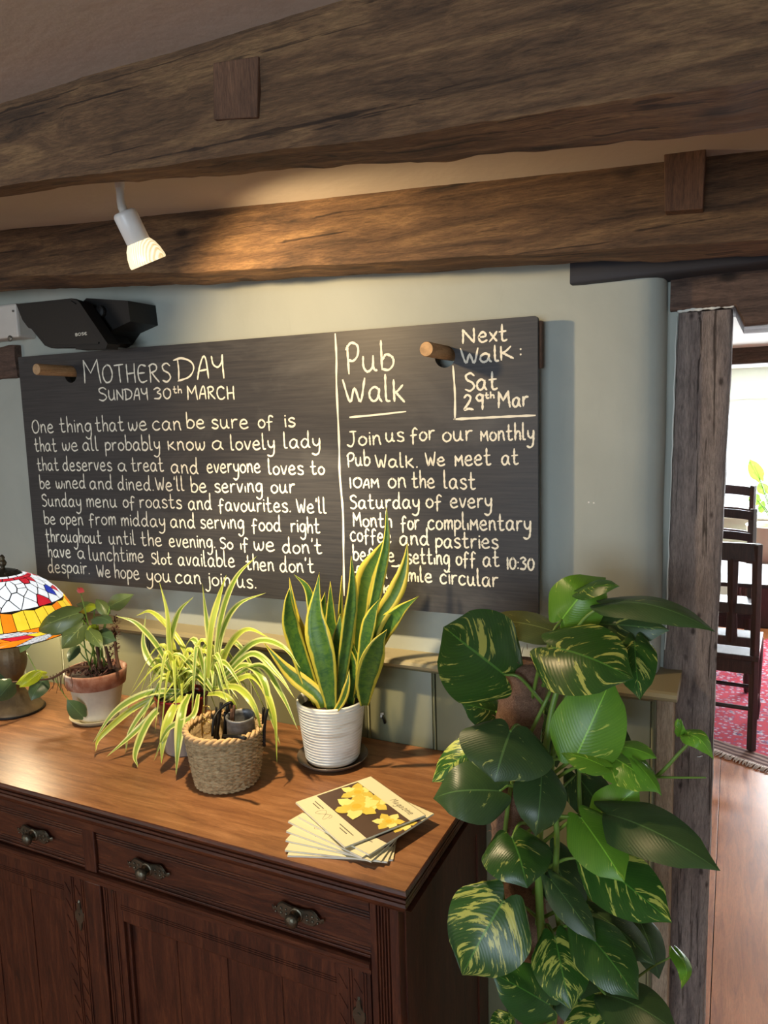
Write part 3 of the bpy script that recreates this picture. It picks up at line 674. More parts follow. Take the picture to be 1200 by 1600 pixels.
def door(x0,x1):
    z0,z1=.10,.754; yy=YC+.004
    m_=MB(); w_=.048
    m_.box((x0,yy,z0),(x0+w_,yy+.022,z1),.001); m_.box((x1-w_-.016,yy,z0),(x1,yy+.022,z1),.001)
    m_.box((x0+w_,yy,z1-.062),(x1-w_-.016,yy+.02,z1),.001); m_.box((x0+w_,yy,z0),(x1-w_-.016,yy+.02,z0+.07),.001)
    for zz in(z1-.030,z1-.034,z1-.038): m_.box((x0+w_*.9,yy-.0012,zz-.001),(x1-w_-.014,yy+.001,zz+.001))
    d=m_.build('door',M['sbv'],sb)
    m_=MB(); 
    for xx in (x0+.006,x0+.011,x0+.028,x0+.033,x1-.008,x1-.013,x1-.034,x1-.039): m_.box((xx-.0013,yy-.002,z0+.02),(xx+.0013,yy+.001,z1-.004),.0005)
    for i in range(16):
        for xx in(x1-.058,x1-.030):
            z=z1-.02-i*.035; m_.add([(xx,yy-.0012,z),(xx+.014,yy-.0012,z-.022),(xx+.0155,yy-.0012,z-.022),(xx+.0015,yy-.0012,z),(xx,yy,z),(xx+.014,yy,z-.022),(xx+.0155,yy,z-.022),(xx+.0015,yy,z)],[(0,1,2,3),(0,4,5,1),(3,2,6,7)])
    m_.build('moulding',M['sbv'],d)['kind']='stuff'
    m_=MB(); xa,xb=x0+w_,x1-w_-.016; za,zb=z0+.07,z1-.062
    m_.add([(xa,yy+.014,za),(xb,yy+.014,za),(xb,yy+.014,zb),(xa,yy+.014,zb),(xa,yy+.002,za),(xb,yy+.002,za),(xb,yy+.002,zb),(xa,yy+.002,zb)],[(0,1,2,3)])
    for (a,b) in (((xa,za),(xb,za+.008)),((xa,zb-.008),(xb,zb)),((xa,za),(xa+.008,zb)),((xb-.008,za),(xb,zb))): m_.box((a[0],yy+.006,a[1]),(b[0],yy+.014,b[1]),.002)
    for i in range(3): q=xa+(xb-xa)*(i+1)/4; m_.box((q-.001,yy+.0125,za),(q+.001,yy+.0142,zb))
    m_.build('panel',M['sbv'],d)
    m_=MB(); cx=x1-.022; m_.prism([(cx+.010*cos(t)*(1+.25*cos(4*t)),.672+.028*sin(t)*(1+.2*cos(4*t))) for t in [2*pi*i/32 for i in range(32)]],yy-.0005,yy-.003,scale1=.9)
    m_.tube([(cx,yy-.003,.676),(cx,yy-.0045,.676)],.0028,10); m_.build('lock_plate',M['bronze'],d)
    return d
door(-1.068,-.497); door(CX0+.054,-1.112)
m_=MB(); m_.box((-1.110,YC,.08),(-1.070,YC+.02,.755),.002); m_.build('door_stile',M['sbv'],sb)
m_=MB(); m_.box((CX0+.05,YC,.0),(-.493,YC+.03,.10),.003); m_.build('plinth',M['sb'],sb)
m_=MB(); m_.box((CX1-.004,YC+.02,0),(CX1,YP-.005,.8835),.001); m_.box((CX1-.002,YC+.02,.80),(CX1+.003,YP-.005,.8835)); m_.box((CX1-.002,YC+.02,.0),(CX1+.003,YC+.07,.80)); m_.box((CX1-.002,YP-.06,.0),(CX1+.003,YP-.005,.80))
m_.build('side_panel',M['sbv'],sb)
# ---------------------------------------------------------------- floor
fl=struct(MB().box((-4.2,-3,-.06),(3,7.2,-.012)).build('floor',M['shadowgap']))
random.seed(11); xp=P(1120,1500,1.2).x; xp=PZ(1120,1500,0).x-.012
xs=[xp+.0]; q=xp
while q<2.0: q+=.205; xs.append(q)
q=xp
while q>-4.0: q-=.11 if q==xp else .205; xs.append(q)
xs=sorted(xs); sh={}
for a,b in zip(xs[:-1],xs[1:]):
    y=-1.5+random.random()*-.6; 
    if abs(a-xp)<.3: y=-2.2
    while y<6.6:
        L=random.choice((3.0,3.4)) if abs(a-xp)<.3 else random.uniform(1.8,3.0); e=min(y+L,6.7)
        m_=MB(); m_.box((a+.0012,y+.001,-.012),(b-.0012,e-.001,random.uniform(-.0008,.0004)),.0008)
        m_.build('floor_plank',M['plank'],fl); y=e
# ---
# ---------------------------------------------------------------- far room
struct(MB().box((-4.2,1.62,1.945),(3,7.2,2.02)).build('ceiling_far',M['farwall']))
struct(MB().box((-4.3,1.7,0),(-4.2,7.2,2.0)).build('wall_far_left',M['farwall']))
WX0,WX1,WZ0,WZ1,WY=-1.6,2.6,.78,1.70,6.7
m_=MB(); m_.box((-4.2,WY,0),(3,WY+.2,WZ0)); m_.box((-4.2,WY,WZ1),(3,WY+.2,2.0)); m_.box((-4.2,WY,WZ0),(WX0,WY+.2,WZ1)); m_.box((WX1,WY,WZ0),(3,WY+.2,WZ1)); struct(m_.build('wall_far',M['farwall']))
wf=MB(); nb=6
for i in range(nb+1):
    x=WX0+(WX1-WX0)*i/nb; wf.box((x-.025,WY+.04,WZ0),(x+.025,WY+.10,WZ1),.004)
for z in (WZ0+.02,WZ1-.02): wf.box((WX0,WY+.04,z-.025),(WX1,WY+.10,z+.025),.004)
wfo=struct(wf.build('window_1',M['white']))
k=N('window glass'); tb=k.n('ShaderNodeBsdfTransparent'); gb=k.n('ShaderNodeBsdfGlossy'); gb.inputs['Roughness'].default_value=.02; mx=k.n('ShaderNodeMixShader'); mx.inputs[0].default_value=.06
k.l(tb.outputs[0],mx.inputs[1]); k.l(gb.outputs[0],mx.inputs[2]); k.l(mx.outputs[0],k.out.inputs[0]); M['glass']=k.m
for i in range(nb):
    a=WX0+(WX1-WX0)*i/nb+.025; b=WX0+(WX1-WX0)*(i+1)/nb-.025
    MB().box((a,WY+.066,WZ0+.02),(b,WY+.070,WZ1-.02)).build('pane',M['glass'],wfo)
struct(MB().box((WX0-.05,WY-.14,WZ0-.04),(WX1+.05,WY+.04,WZ0),.005).build('trim_6',M['white']))
fb=timber('ceiling_beam',[ringrect((x,4.55,1.905),(0,1,0),(0,0,1),.16,.09,6,.06) for x in (-3,-1,0,1,2.9)],M['lintel'],None,.004,9,60)
tag(fb,'brown oak ceiling beam in the bright room beyond the doorway','ceiling beam')
# rug
k=N('red floral rug'); v=k.coord(); vo=k.n('ShaderNodeTexVoronoi',Vector=v,Scale=13.); vo2=k.n('ShaderNodeTexVoronoi',Vector=v,Scale=34.); vo3=k.n('ShaderNodeTexVoronoi',Vector=v,Scale=70.)
c1=k.ramp(vo.outputs[0],[(.18,srgb(60,70,110)),(.28,srgb(210,190,190)),(.34,srgb(176,36,58)),(.7,srgb(190,44,66))]); c2=k.ramp(vo2.outputs[0],[(.25,srgb(206,180,190)),(.38,srgb(84,80,124)),(.5,srgb(184,40,62))])
c=k.mix(k.ramp(vo3.outputs[0],[(.4,(.25,.25,.25)),(.5,(.75,.75,.75))]),c1,c2)
sx=k.n('ShaderNodeSeparateXYZ'); tc=k.n('ShaderNodeTexCoord'); k.l(tc.outputs['Object'],sx.inputs[0])
bd=k.math('LESS_THAN',sx.outputs[1],-.99); st=k.n('ShaderNodeTexWave',Vector=v,Scale=9.,Distortion=3.,_bands_direction='Y')
cb=k.mix(k.ramp(st.outputs[0],[(.4,(0,0,0)),(.6,(1,1,1))]),srgb(92,60,58),srgb(160,128,116)); c=k.mix(bd,c,cb)
k.set(Base_Color=c,Roughness=.95); k.bump(k.noise(v,260,3),.6,.003); M['rug']=k.m
ra=math.radians(-26); near=PZ(1155,1192,0)
rugc=V((near.x,near.y,0))+Matrix.Rotation(ra,3,'Z')@V((.25,1.13,0))
rug=mesh('rug',[(x,y,z+.002*noise.noise(V((x*5,y*5,0)))) for z in (0,.011) for x,y in ((-1.0,-1.1),(1.0,-1.1),(1.0,1.1),(-1.0,1.1))],[(0,3,2,1),(4,5,6,7),(0,1,5,4),(1,2,6,5),(2,3,7,6),(3,0,4,7)],M['rug'],None,False)
rug.location=rugc; rug.rotation_euler=(0,0,ra); tag(rug,'red and blue floral rug under the chairs beyond the doorway','rug')
random.seed(3); m_=MB()
for i in range(330):
    x=-1+i*2/330; m_.tube([(x,-1.095,.008),(x+random.uniform(-.005,.005),-1.115,.009+random.random()*.003),(x+random.uniform(-.012,.012),-1.135-random.random()*.015,.004)],[.003,.0035,.002],5)
fr=m_.build('fringe',plain('cream rug fringe',srgb(206,186,176),.9),None,True); fr.parent=rug; fr['kind']='stuff'
# chairs beyond the doorway
def spindle_chair(name,loc,rz,label,kind=0):
    t=empty(name,loc,label,'chair','dark wooden chairs beyond the doorway')
    t.rotation_euler=(0,0,rz)
    def part(nm,mb_): 
        o=mb_.build(nm,M['chair'],None,False); o.parent=t
        b=o.modifiers.new('b','BEVEL'); b.width=.004; b.segments=2; return o
    W=.21
    for s in(-1,1):
        m=MB(); x=s*W
        pts=[(x,-.01,0),(x,.0,.2),(x,0,.44),(x,-.025,.75),(x,-.06,1.0)]
        for a,b in zip(pts[:-1],pts[1:]):
            pass
        m.tube(cr(pts,5),[.022]*21,4); part('back_leg',m)
        m=MB(); m.tube([(x,.40,0),(x,.40,.08),(x,.40,.12),(x,.40,.34),(x,.40,.44)],[.015,.022,.017,.024,.024],8); part('front_leg',m)
    m=MB(); m.box((-W-.02,-.02,.435),(W+.02,.43,.462)); part('seat',m)
    m=MB(); m.box((-W,-.01,.37),(W,.012,.435)); m.box((-W,.39,.37),(W,.412,.435)); m.box((-W-.011,0,.37),(-W+.011,.4,.435)); m.box((W-.011,0,.37),(W+.011,.4,.435)); part('seat_rail',m)
    for y,z in ((.0,.20),(.40,.17)): m=MB(); m.tube([(-W,y,z),(W,y,z)],.011,8); part('stretcher',m)
    for s in(-1,1): m=MB(); m.tube([(s*W,0,.14),(s*W,.4,.14)],.011,8); part('stretcher',m)
    if kind==0:
        for z0,z1,yo in ((.915,1.0,-.052),(.66,.71,-.014),(.50,.545,0)): m=MB(); m.box((-W,yo-.012,z0),(W,yo+.010,z1)); part('back_rail',m)
        for x in (-.16,-.07,.02,.11): m=MB(); m.tube([(x,-.002,.52),(x,-.016,.68),(x,-.05,.93)],[.028,.022,.026],4); part('back_slat',m)
    else:
        for z0,z1,yo in ((.93,.985,-.05),(.80,.85,-.035),(.67,.71,-.02),(.55,.59,-.005)):
            m=MB(); m.add([(x,yo+.02*(1-(x/W)**2)+d,z+.018*(1-(x/W)**2)) for d in(0,.014) for z in (z0,z1) for x in [W*(-1+i/5) for i in range(11)]],
              [(i,i+1,i+12,i+11) for i in range(10)]+[(22+i,33+i,34+i,23+i) for i in range(10)]+[(11+i,12+i,34+i,33+i) for i in range(10)]+[(i,22+i,23+i,i+1) for i in range(10)]); part('back_slat',m)
    return t
c1=PZ(1172,1176,0)
spindle_chair('dining_chair',(c1.x-.205,c1.y+.02,.0135),math.radians(-4),'dark wooden chair with upright back slats standing on the red rug, nearest the doorway')
c2=P(1150,850,4.85)
spindle_chair('dining_chair',(c2.x-.12,4.95,.0135),math.radians(178),'dark ladder-back chair behind the table in the bright far room',1)
c3=P(1170,770,5.5); spindle_chair('dining_chair',(c3.x-.19,5.5,.0135),math.radians(8),'dark chair farthest away in front of the far window',1).scale=(1,1,1.1)
tb=empty('dining_table',(.15,4.42,.0135),'dark wooden table standing just behind the slatted chair in the far room','table')
def tpart(nm,m): o=m.build(nm,M['chair'],tb); b=o.modifiers.new('b','BEVEL'); b.width=.004; return o
m=MB(); m.box((-.55,4.18,.70),(1.2,4.75,.722)); tpart('tabletop',m)
for x in(-.45,1.1):
    for y in(4.25,4.68): m=MB(); m.tube([(x,y,.0135),(x,y,.1),(x,y,.6),(x,y,.70)],[.02,.028,.03,.03],8); tpart('leg',m)
# potted plant by the far window
fp=P(1196,872,6.2)
pp=empty('potted_plant',(fp.x+.05,6.3,0),'leafy green plant in a cream tub in front of the far window','potted plant')
m=MB(); m.lathe([(.10,.45),(.14,.46),(.17,.60),(.19,.74),(.195,.75),(.18,.75),(.17,.70)],(fp.x+.05,6.2,0),24); m.build('pot',plain('cream tub',srgb(200,190,170),.7),pp,True)
m=MB(); m.box((fp.x-.16,6.0,0),(fp.x+.3,6.4,.45),.01); m.build('plinth',M['chair'],pp)
# ---------------------------------------------------------------- leaf builders
UP=V((0,0,1))
def blade(name,par,mat,Bp,Tp,W,n0,arch=.1,fold=.2,back=.17,nu=10,nv=14,tipcurl=0,twist=0,ripple=.02,heart=True):
    ax=Tp-Bp; L=ax.length; ax.normalize(); nrm=(n0-ax*n0.dot(ax)).normalized(); s=nrm.cross(ax)
    sd=random.random()*50; vs=[];uv=[];fs=[]
    for j in range(nv+1):
        v=j/nv; 
        if heart:
            wv=(math.sqrt(max(0,1-((.30-v)/.355)**2)) if v<.3 else max(0,1-((v-.3)/.7)**2)**.8*(1-.5*max(0,((v-.3)/.7-.68)/.32)))
        else: wv=sin(pi*min(1,max(0,v))**.8)**.8 if 0<v<1 else 0
        c=Bp+ax*(L*v)+nrm*(L*arch*4*v*(1-v)) - nrm*(tipcurl*L*max(0,v-.55)**2*3)
        for i in range(nu+1):
            u=-1+2*i/nu; au=abs(u)
            bk=back*L*(sin(pi*au)**.7 if 0<au<1 else 0)*(1-v)**3 if heart else 0
            hgt=-fold*(au**1.4)*wv*W/2 + ripple*W*noise.noise(V((u*1.5+sd,v*3,sd)))*au
            sv=s*cos(twist*v)+nrm*sin(twist*v)
            vs.append(c+sv*(u*wv*W/2)-ax*bk+nrm*hgt); uv.append((i/nu,v))
    for j in range(nv):
        for i in range(nu): a=j*(nu+1)+i; fs.append((a,a+1,a+nu+2,a+nu+1))
    return mesh(name,vs,fs,mat,par,True,uv)
def pxleaf(par,mat,bp,tp,wpx,yb,yt,a=0,b=0,name='leaf',**k):
    B=P(bp[0],bp[1],yb); T=P(tp[0],tp[1],yt); c=(B+T)/2; n0=(CAM-c).normalized()+RIGHT*a+UP*b
    return blade(name,par,M[mat],B,T,wpx*mpp(c),n0,**k),B
def strap(name,par,mat,pts,W,n0=None,fold=.3,cup=0,base=.6,point=1.0,thick=0,nseg=6,face=1):
    """long leaf along 3-D pts; W max width"""
    q=cr(pts,nseg); n=len(q)-1; vs=[];uv=[];fs=[]; nu=4
    for j,p in enumerate(q):
        v=j/n; t=(q[min(j+1,n)]-q[max(j-1,0)]).normalized()
        nn=(n0 if n0 is not None else (CAM-p).normalized()); nn=(nn-t*nn.dot(t)).normalized(); s=nn.cross(t)
        wv=(base+(1-base)*sin(pi*min(1,v*1.0)))*(min(1,((1-v)/.45))**.75 if v>.55 else 1)*1.0
        if j==n: wv=0
        for i in range(nu+1):
            u=-1+2*i/nu; vs.append(p+s*(u*wv*W/2)+nn*(fold*abs(u)*wv*W/2)); uv.append((i/nu,v))
    for j in range(n):
        for i in range(nu): a=j*(nu+1)+i; fs.append((a,a+1,a+nu+2,a+nu+1))
    o=mesh(name,vs,fs,mat,par,True,uv)
    if thick: sm=o.modifiers.new('s','SOLIDIFY'); sm.thickness=thick; sm.offset=0
    return o
random.seed(21)
for i in range(16):
    B=V((fp.x+.05,6.2,.75)); a=random.uniform(0,2*pi); r=random.uniform(.08,.26); T=B+V((cos(a)*r,sin(a)*r*.7,random.uniform(.12,.62))); mid=B.lerp(T,.6)+V((0,0,.05))
    MB().tube(cr([B,mid,T-V((0,0,.02))],4),.004,5).build('stem',M['stem'],pp,True)
    blade('leaf',pp,M['pothos_light'],mid,T,.10,V((random.uniform(-.5,.5),-1,.4)),nu=6,nv=8)
# ---------------------------------------------------------------- spotlight
sp=empty('spotlight',LAMP-LDIR*.03,'lit white ceiling spotlight with a frosted bulb hanging between the beams','spotlight')
hold0=LAMP-LDIR*.060; hold1=LAMP-LDIR*.017
m=MB(); m.lathe([(.001,0),(.015,.0005),(.0175,.003),(.0185,.006),(.0185,.047),(.0175,.048),(.016,.046)],hold0,28,axis=LDIR); m.build('lamp_holder',M['white'],sp,True)
m=MB(); top_=hold0+V((-.004,.0,.004)); m.tube([hold0+LDIR*.006,hold0+V((-.002,0,.006)),top_+V((0,0,.010)),top_+V((0,0,.05)),top_+V((0,0,.17))],[.0065,.007,.0062,.0062,.0062],12)
m.tube([top_+V((0,0,.030)),top_+V((0,0,.055))],[.0075,.0075],12); m.build('neck',M['whiteplastic'],sp,True)
m=MB(); m.lathe([(.001,.012),(.032,.012),(.034,0),(.03,-.004)],top_+V((0,0,.14)),24); m.build('ceiling_plate',M['white'],sp,True)
k=N('lit ribbed bulb glass'); wv=k.n('ShaderNodeTexWave',Vector=k.coord(scale=(1,1,1)),Scale=90.,Distortion=1.); k.set(Base_Color=(1,.9,.7,1),Roughness=.2,Emission_Color=k.ramp(wv.outputs[0],[(.2,(.75,.52,.22)),(.7,(1,.90,.62))]),Emission_Strength=1.0); M['bulb']=k.m
M['bulbface']=plain('lit bulb face',(1,.97,.86,1),.3,emit=6)
m=MB(); m.lathe([(.0135,-.002),(.018,.004),(.0235,.012),(.0272,.022),(.029,.032),(.0293,.036),(.0280,.038)],hold1,32,axis=LDIR,fn=lambda r,z,th,i:(r*(1+.015*cos(24*th)),z)); m.build('bulb',M['bulb'],sp,True)
m=MB(); m.lathe([(.0278,.0365),(.02,.0345),(.001,.034)],hold1,32,axis=LDIR); m.build('bulb_face',M['bulbface'],sp,True)
lp=hold1+LDIR*.05
light('spotlight_beam','SPOT',lp,44,(1,.80,.50),.018,(-.86,1.24,1.0),spot_size=math.radians(80),spot_blend=.55)
light('spotlight_glow','SPOT',hold1+LDIR*.045,15,(1,.70,.36),.018,hold1+LDIR+V((.25,.55,.35)),spot_size=math.radians(138),spot_blend=.45)
# ---------------------------------------------------------------- wall things: speaker, box, timber stub, hook, screws
ys=1.27
sk=empty('wall_speaker',P(110,540,1.33),'black wedge-shaped wall speaker on a bracket above the left end of the chalkboard','speaker')
front=[(25,475),(112,466),(122,470),(163,535),(160,541),(80,544),(70,540),(49,514),(44,512),(35,500)]
c=[P(u,v,ys) for u,v in front]; m=MB(); m.prism([(p.x,p.z) for p in c],ys,ys+.015); m.prism([(p.x,p.z) for p in c],ys+.015,YW-.03,scale1=.86); m.build('cabinet',M['black'],sk)
gpts=[(33,478),(110,470),(117,474),(155,532),(153,537),(82,539),(74,536),(52,510),(42,497)]
c=[P(u,v,ys-.003) for u,v in gpts]; m=MB(); m.prism([(p.x,p.z) for p in c],ys-.003,ys+.004); m.build('grille',M['grille'],sk)
m=MB(); c=[P(u,v,ys-.006) for u,v in [(118,476),(124,472),(168,537),(165,545),(118,546),(118,541),(158,539)]]; m.prism([(p.x,p.z) for p in c],ys-.006,ys+.03); m.build('frame_edge',M['black'],sk)
m=MB(); c=[P(u,v,1.34) for u,v in [(138,478),(148,468),(212,472),(216,504),(188,517),(176,535),(166,541),(148,512)]]; m.prism([(p.x,p.z) for p in c],1.315,YW); 
c=P(158,487,1.312); m.lathe([(.014,0),(.013,.006),(.006,.008),(.0001,.008)],c,16,axis=(0,-1,0)); m.build('bracket',M['black'],sk)
m=MB(); 
for s in word_strokes('B')[0] if 'B' in G else []: pass
g('B','.1,1.5 .1,.8 .1,0|.1,1.5 .6,1.5 .75,1.2 .6,.85 .1,.8|.6,.8 .85,.4 .6,0 .1,0')
write(m,"BOSE",118,525,136,523,2.6,.0013,ys-.0035,.0005); m.build('lettering',M['chalk'],sk,fix=False)
jb=empty('junction_box',P(12,537,1.37),'aged white plastic junction box on the wall at the left edge','junction box')
c0=P(-40,537,1.36); c1_=P(26,474,1.36)
m=MB(); m.box((c0.x,1.352,c0.z+.004),(c1_.x+.006,YW+.004,c1_.z),.006); m.build('cover',M['whiteplastic'],jb)
m=MB(); q=P(16,529,1.352); m.lathe([(.008,0),(.0075,.002),(.003,.003),(.0001,.002)],q,16,axis=(0,-1,0)); m.tube([P(21,486,1.352),P(21,486,1.352)+V((0,-.002,0))],.003,10); m.build('screw',M['fitting'],jb,True)
q0=P(-60,597,1.385); q1=P(20,539,1.385)
st_=timber('wall_timber',[ringrect((x,1.42,(q0.z+q1.z)/2),(0,1,0),(0,0,1),.07,q1.z-q0.z,6,.06) for x in (q0.x,q1.x-.02,P(25,570,1.385).x)],M['lintel'],None,.004,18,20)
tag(st_,'short brown timber end set in the wall below the white box','timber')
hk=empty('wall_hook',P(600,1117,YP),'tiny white hook with a dark pin screwed into the panelling right of the ribbed pot','hook')
h=P(599,1114,YP); m=MB(); m.tube([h+V((0,.004,0)),h+V((0,-.010,0)),h+V((.001,-.014,-.004))],.0022,8); m.tube([h+V((-.003,-.006,.0)),h+V((.003,-.006,.001))],.0026,8); m.build('hook',M['white'],hk,True)
m=MB(); m.tube([h+V((.001,-.010,-.004)),h+V((.004,-.008,-.012)),h+V((.006,-.006,-.020))],[.0016,.002,.0028],8); m.build('pin',M['iron'],hk,True)
for i,(u,v) in enumerate([(920,556),(928,557),(920,785),(928,786)]):
    q=P(u,v,YW); m=MB(); m.lathe([(.0022,0),(.0018,.0012),(.0001,.0014)],q+V((0,.0012,0)),10,axis=(0,-1,0)); o=m.build('wall_screw',M['white'],None,True)
    tag(o,['left screw of the upper pair','right screw of the upper pair','left screw of the lower pair','right screw of the lower pair'][i]+' on the plaster beside the board','screw','screws in the plaster wall')
q=P(1093,1181,YPO-.003); m=MB(); m.tube([q+V((-.004,-.001,-.002)),q+V((0,-.004,0)),q+V((.005,-.001,.0015))],.0011,6); tag(m.build('staple',M['white'],None,True),'small white staple on the lower part of the oak post','staple')
# ---------------------------------------------------------------- objects on the sideboard
def stand(u,v,r,z=ZT):
    p=PZ(u,v,z); d=V((p.x,p.y,0)).normalized(); return p+d*r
def potlathe(name,par,prof,c,mat,n=40,fn=None): m=MB(); m.lathe(prof,c,n,fn=fn); return m.build(name,mat,par,True)
def saucer(c,r,label,mat):
    m=MB(); m.lathe([(.0001,.002),(r*.72,.002),(r*.8,.005),(r*.97,.013),(r,.0135),(r*1.0,.0115),(r*.82,.0005),(r*.7,0),(.0001,0)],c,40); o=m.build('plant_saucer',mat,None,True); tag(o,label,'saucer'); return o
def soil(par,c,r,z,sd=0):
    m=MB(); m.lathe([(r,z-.004),(r*.8,z),(r*.5,z+.004),(r*.2,z+.006),(.0001,z+.006)],c,24,fn=lambda rr,zz,th,i:(rr,zz+.005*noise.noise(V((rr*40*cos(th)+sd,rr*40*sin(th),0))))); return m.build('soil',M['soil'],par,True)
# white ribbed pot with snake plant
C1=stand(521,1206,.055); C1.z=ZT
saucer(C1,.073,'brown and grey glazed saucer under the white ribbed pot',plain('glazed saucer',srgb(110,96,84),.25,var=.4,bs=60))
sn=empty('snake_plant',C1+V((0,0,.003)),'snake plant with yellow-edged upright leaves in a white ribbed pot','potted plant')
k=N('white ribbed glaze'); wv=k.n('ShaderNodeTexWave',Vector=k.coord(),Scale=28.,Distortion=.6,_bands_direction='Z'); n1=k.noise(k.coord(scale=(1,1,6)),14,4)
k.set(Base_Color=k.mix(k.ramp(n1,[(.55,(0,0,0)),(.75,(.6,.6,.6))]),srgb(236,234,224),srgb(170,150,122)),Roughness=.25); M['ribbed']=k.m
prof=[(.0001,.006),(.052,.006),(.054,.009)]
nr=19
for i in range(nr*4+1):
    z=.011+(.128-.011)*i/(nr*4); prof.append((.054+(.0685-.054)*(i/(nr*4))+.0019*abs(sin(pi*i/4)),z))
prof+=[(.0695,.130),(.0685,.133),(.0655,.133),(.064,.125),(.062,.10)]
potlathe('pot',sn,prof,C1,M['ribbed'],48)
soil(sn,C1,.063,.119,2)
def zy(y0,dy): return C1.y+dy
SN=[('snake_yellow',[(505,1108,-.03),(495,1085,-.03),(450,1048,-.035),(411,1003,-.04)],24,.55),
('snake',[(497,1100,-.02),(478,1055,-.02),(455,985,-.025),(450,945,-.03),(452,919,-.03)],27,.6),
('snake_yellow',[(488,1095,.0),(474,1030,.0),(461,960,.0),(452,902,.0)],17,.6),
('snake',[(505,1090,.02),(493,1000,.02),(482,925,.02),(459,897,.01)],15,.5),
('snake',[(519,1112,-.045),(508,1035,-.05),(494,965,-.05),(499,894,-.045)],40,.35),
('snake',[(522,1100,-.0),(518,1010,.0),(516,908,.0)],25,.6),
('snake_yellow',[(527,1090,.01),(530,1000,.015),(534,899,.015)],13,.6),
('snake',[(529,1100,-.015),(527,1025,-.015),(532,957,-.01)],26,.6),
('snake',[(527,1106,-.03),(540,1010,-.03),(550,930,-.03),(549,868,-.03)],20,.6),
('snake_yellow',[(556,1085,.02),(562,980,.02),(572,905,.02),(590,866,.02),(599,845,.02)],31,.5),
('snake',[(558,1090,.0),(575,990,.0),(594,900,-.0),(604,845,.0),(604,792,.0)],16,.75),
('snake_yellow',[(562,1085,.0),(585,985,.0),(618,925,.01),(632,885,.015),(637,847,.02)],24,.45),
('snake',[(566,1085,.01),(592,1000,.01),(622,958,.005),(655,931,.0)],28,.3),
('snake',[(569,1102,-.03),(572,1060,-.035),(588,1010,-.04),(605,983,-.04)],36,.35),
('snake',[(560,1085,-.01),(572,1000,-.015),(582,960,-.015),(595,934,-.015)],22,.5),
('snake_yellow',[(521,1115,-.05),(535,1095,-.05),(543,1070,-.05),(546,1045,-.045)],12,.5),
('snake',[(548,1100,.0),(548,1040,.0),(540,1000,.0)],24,.5),
('snake',[(566,1095,.0),(556,1040,.01),(552,1005,.01)],20,.5),
('snake_yellow',[(500,1100,.01),(487,1040,.01),(470,985,.01),(463,950,.0)],22,.5),
('snake',[(512,1100,.01),(505,1030,.02),(503,960,.02),(508,925,.02)],24,.5)]
random.seed(8)
for mt,pp_,w_,b_ in SN:
    pts=[P(u,v,C1.y+d) for u,v,d in pp_]
    n0=(CAM-pts[1]).normalized()+RIGHT*random.uniform(-.4,.4)
    strap('leaf',sn,M[mt],pts,w_*mpp(pts[0])*1.05,n0,fold=.28,base=b_,thick=.0016,nseg=7)
# ribbed basket with odds and ends
C2=stand(357,1242,.060); C2.z=ZT
bk=empty('woven_basket',C2,'pale braided straw basket holding tools in front of the spider plant','basket')
H=.108; NR=15
def bfn(r,z,th,i):
    ring=int(z/H*NR); return (r+.0016*sin(th*34+ring*1.9+z*600)+.0008*noise.noise(V((th*9,z*90,0))), z+.0009*sin(th*34+ring*2.3))
prof=[(.0001,.002),(.05,.001)]
for i in range(NR*6+1):
    z=H*i/(NR*6); f=i/(NR*6); prof.append((.059+.0165*f**.85-.001+.0032*abs(sin(pi*i/6))**.7,z+.001))
k=N('straw'); n1=k.noise(k.coord(scale=(1,1,3)),70,4,.7); k.set(Base_Color=k.ramp(n1,[(.3,srgb(120,98,66)),(.55,srgb(180,156,116)),(.75,srgb(206,184,146))]),Roughness=.8); k.bump(k.noise(k.coord(scale=(1,1,2.5)),190,3),.7,.002); M['straw']=k.m
m=MB(); m.lathe(prof+[(.070,H),(.066,H-.02),(.056,.02),(.0001,.012)],C2,140,fn=bfn); m.build('woven_body',M['straw'],bk,True)
m=MB()
for ph in (0,pi):
    pts=[]; n=170
    for i in range(n+1):
        t=2*pi*i/n; a=t*17+ph; pts.append(C2+V(((.0735+.0032*cos(a))*cos(t),(.0735+.0032*cos(a))*sin(t),H+.002+.0032*sin(a))))
    m.tube(pts,.0036,7,caps=False)
M['straw_rim']=plain('straw rim',srgb(206,172,124),.75,bump=.5,bs=200,var=.3); m.build('braided_rim',M['straw_rim'],bk,True)
def cb(u,v,dy): return P(u,v,C2.y+dy)
# zinc tube
_ax=V((.06,-.08,1)).normalized(); a=C2+V((.030,.012,.048)); b=a+_ax*.088; k=N('weathered zinc'); n1=k.noise(k.coord(),60,5,.7); k.set(Base_Color=k.ramp(n1,[(.3,srgb(92,92,94)),(.6,srgb(136,138,142)),(.8,srgb(170,160,150))]),Metallic=.5,Roughness=.5); k.bump(n1,.3,.001)
r_=.0275; ax=(b-a).normalized(); m=MB(); L=(b-a).length
m.lathe([(.0001,0),(r_*.96,0),(r_*.97,L*.5),(r_*.94,L*.93),(r_*1.0,L*.95),(r_*1.02,L*.98),(r_,L),(r_*.9,L),(r_*.88,L*.9),(r_*.86,.01),(.0001,.01)],a,32,axis=ax,fn=lambda r,z,th,i:(r*(1+.02*sin(2*th)+.01*sin(5*th)),z))
o=m.build('zinc_pot',k.m,None,True); tag(o,'dented grey zinc pot lying tilted in the straw basket','pot')
sticks=[((336,1160),(346,1098),.012,.0032),((343,1160),(352,1112),.0,.003),((350,1162),(356,1100),.01,.0036),((356,1160),(360,1096),.018,.003),((362,1160),(362,1108),-.002,.0034),((332,1155),(338,1105),.02,.0025),((368,1158),(366,1102),.0,.0028),((345,1155),(330,1115),.02,.0022),((412,1150),(418,1108),.02,.003),((409,1150),(412,1106),.03,.003)]
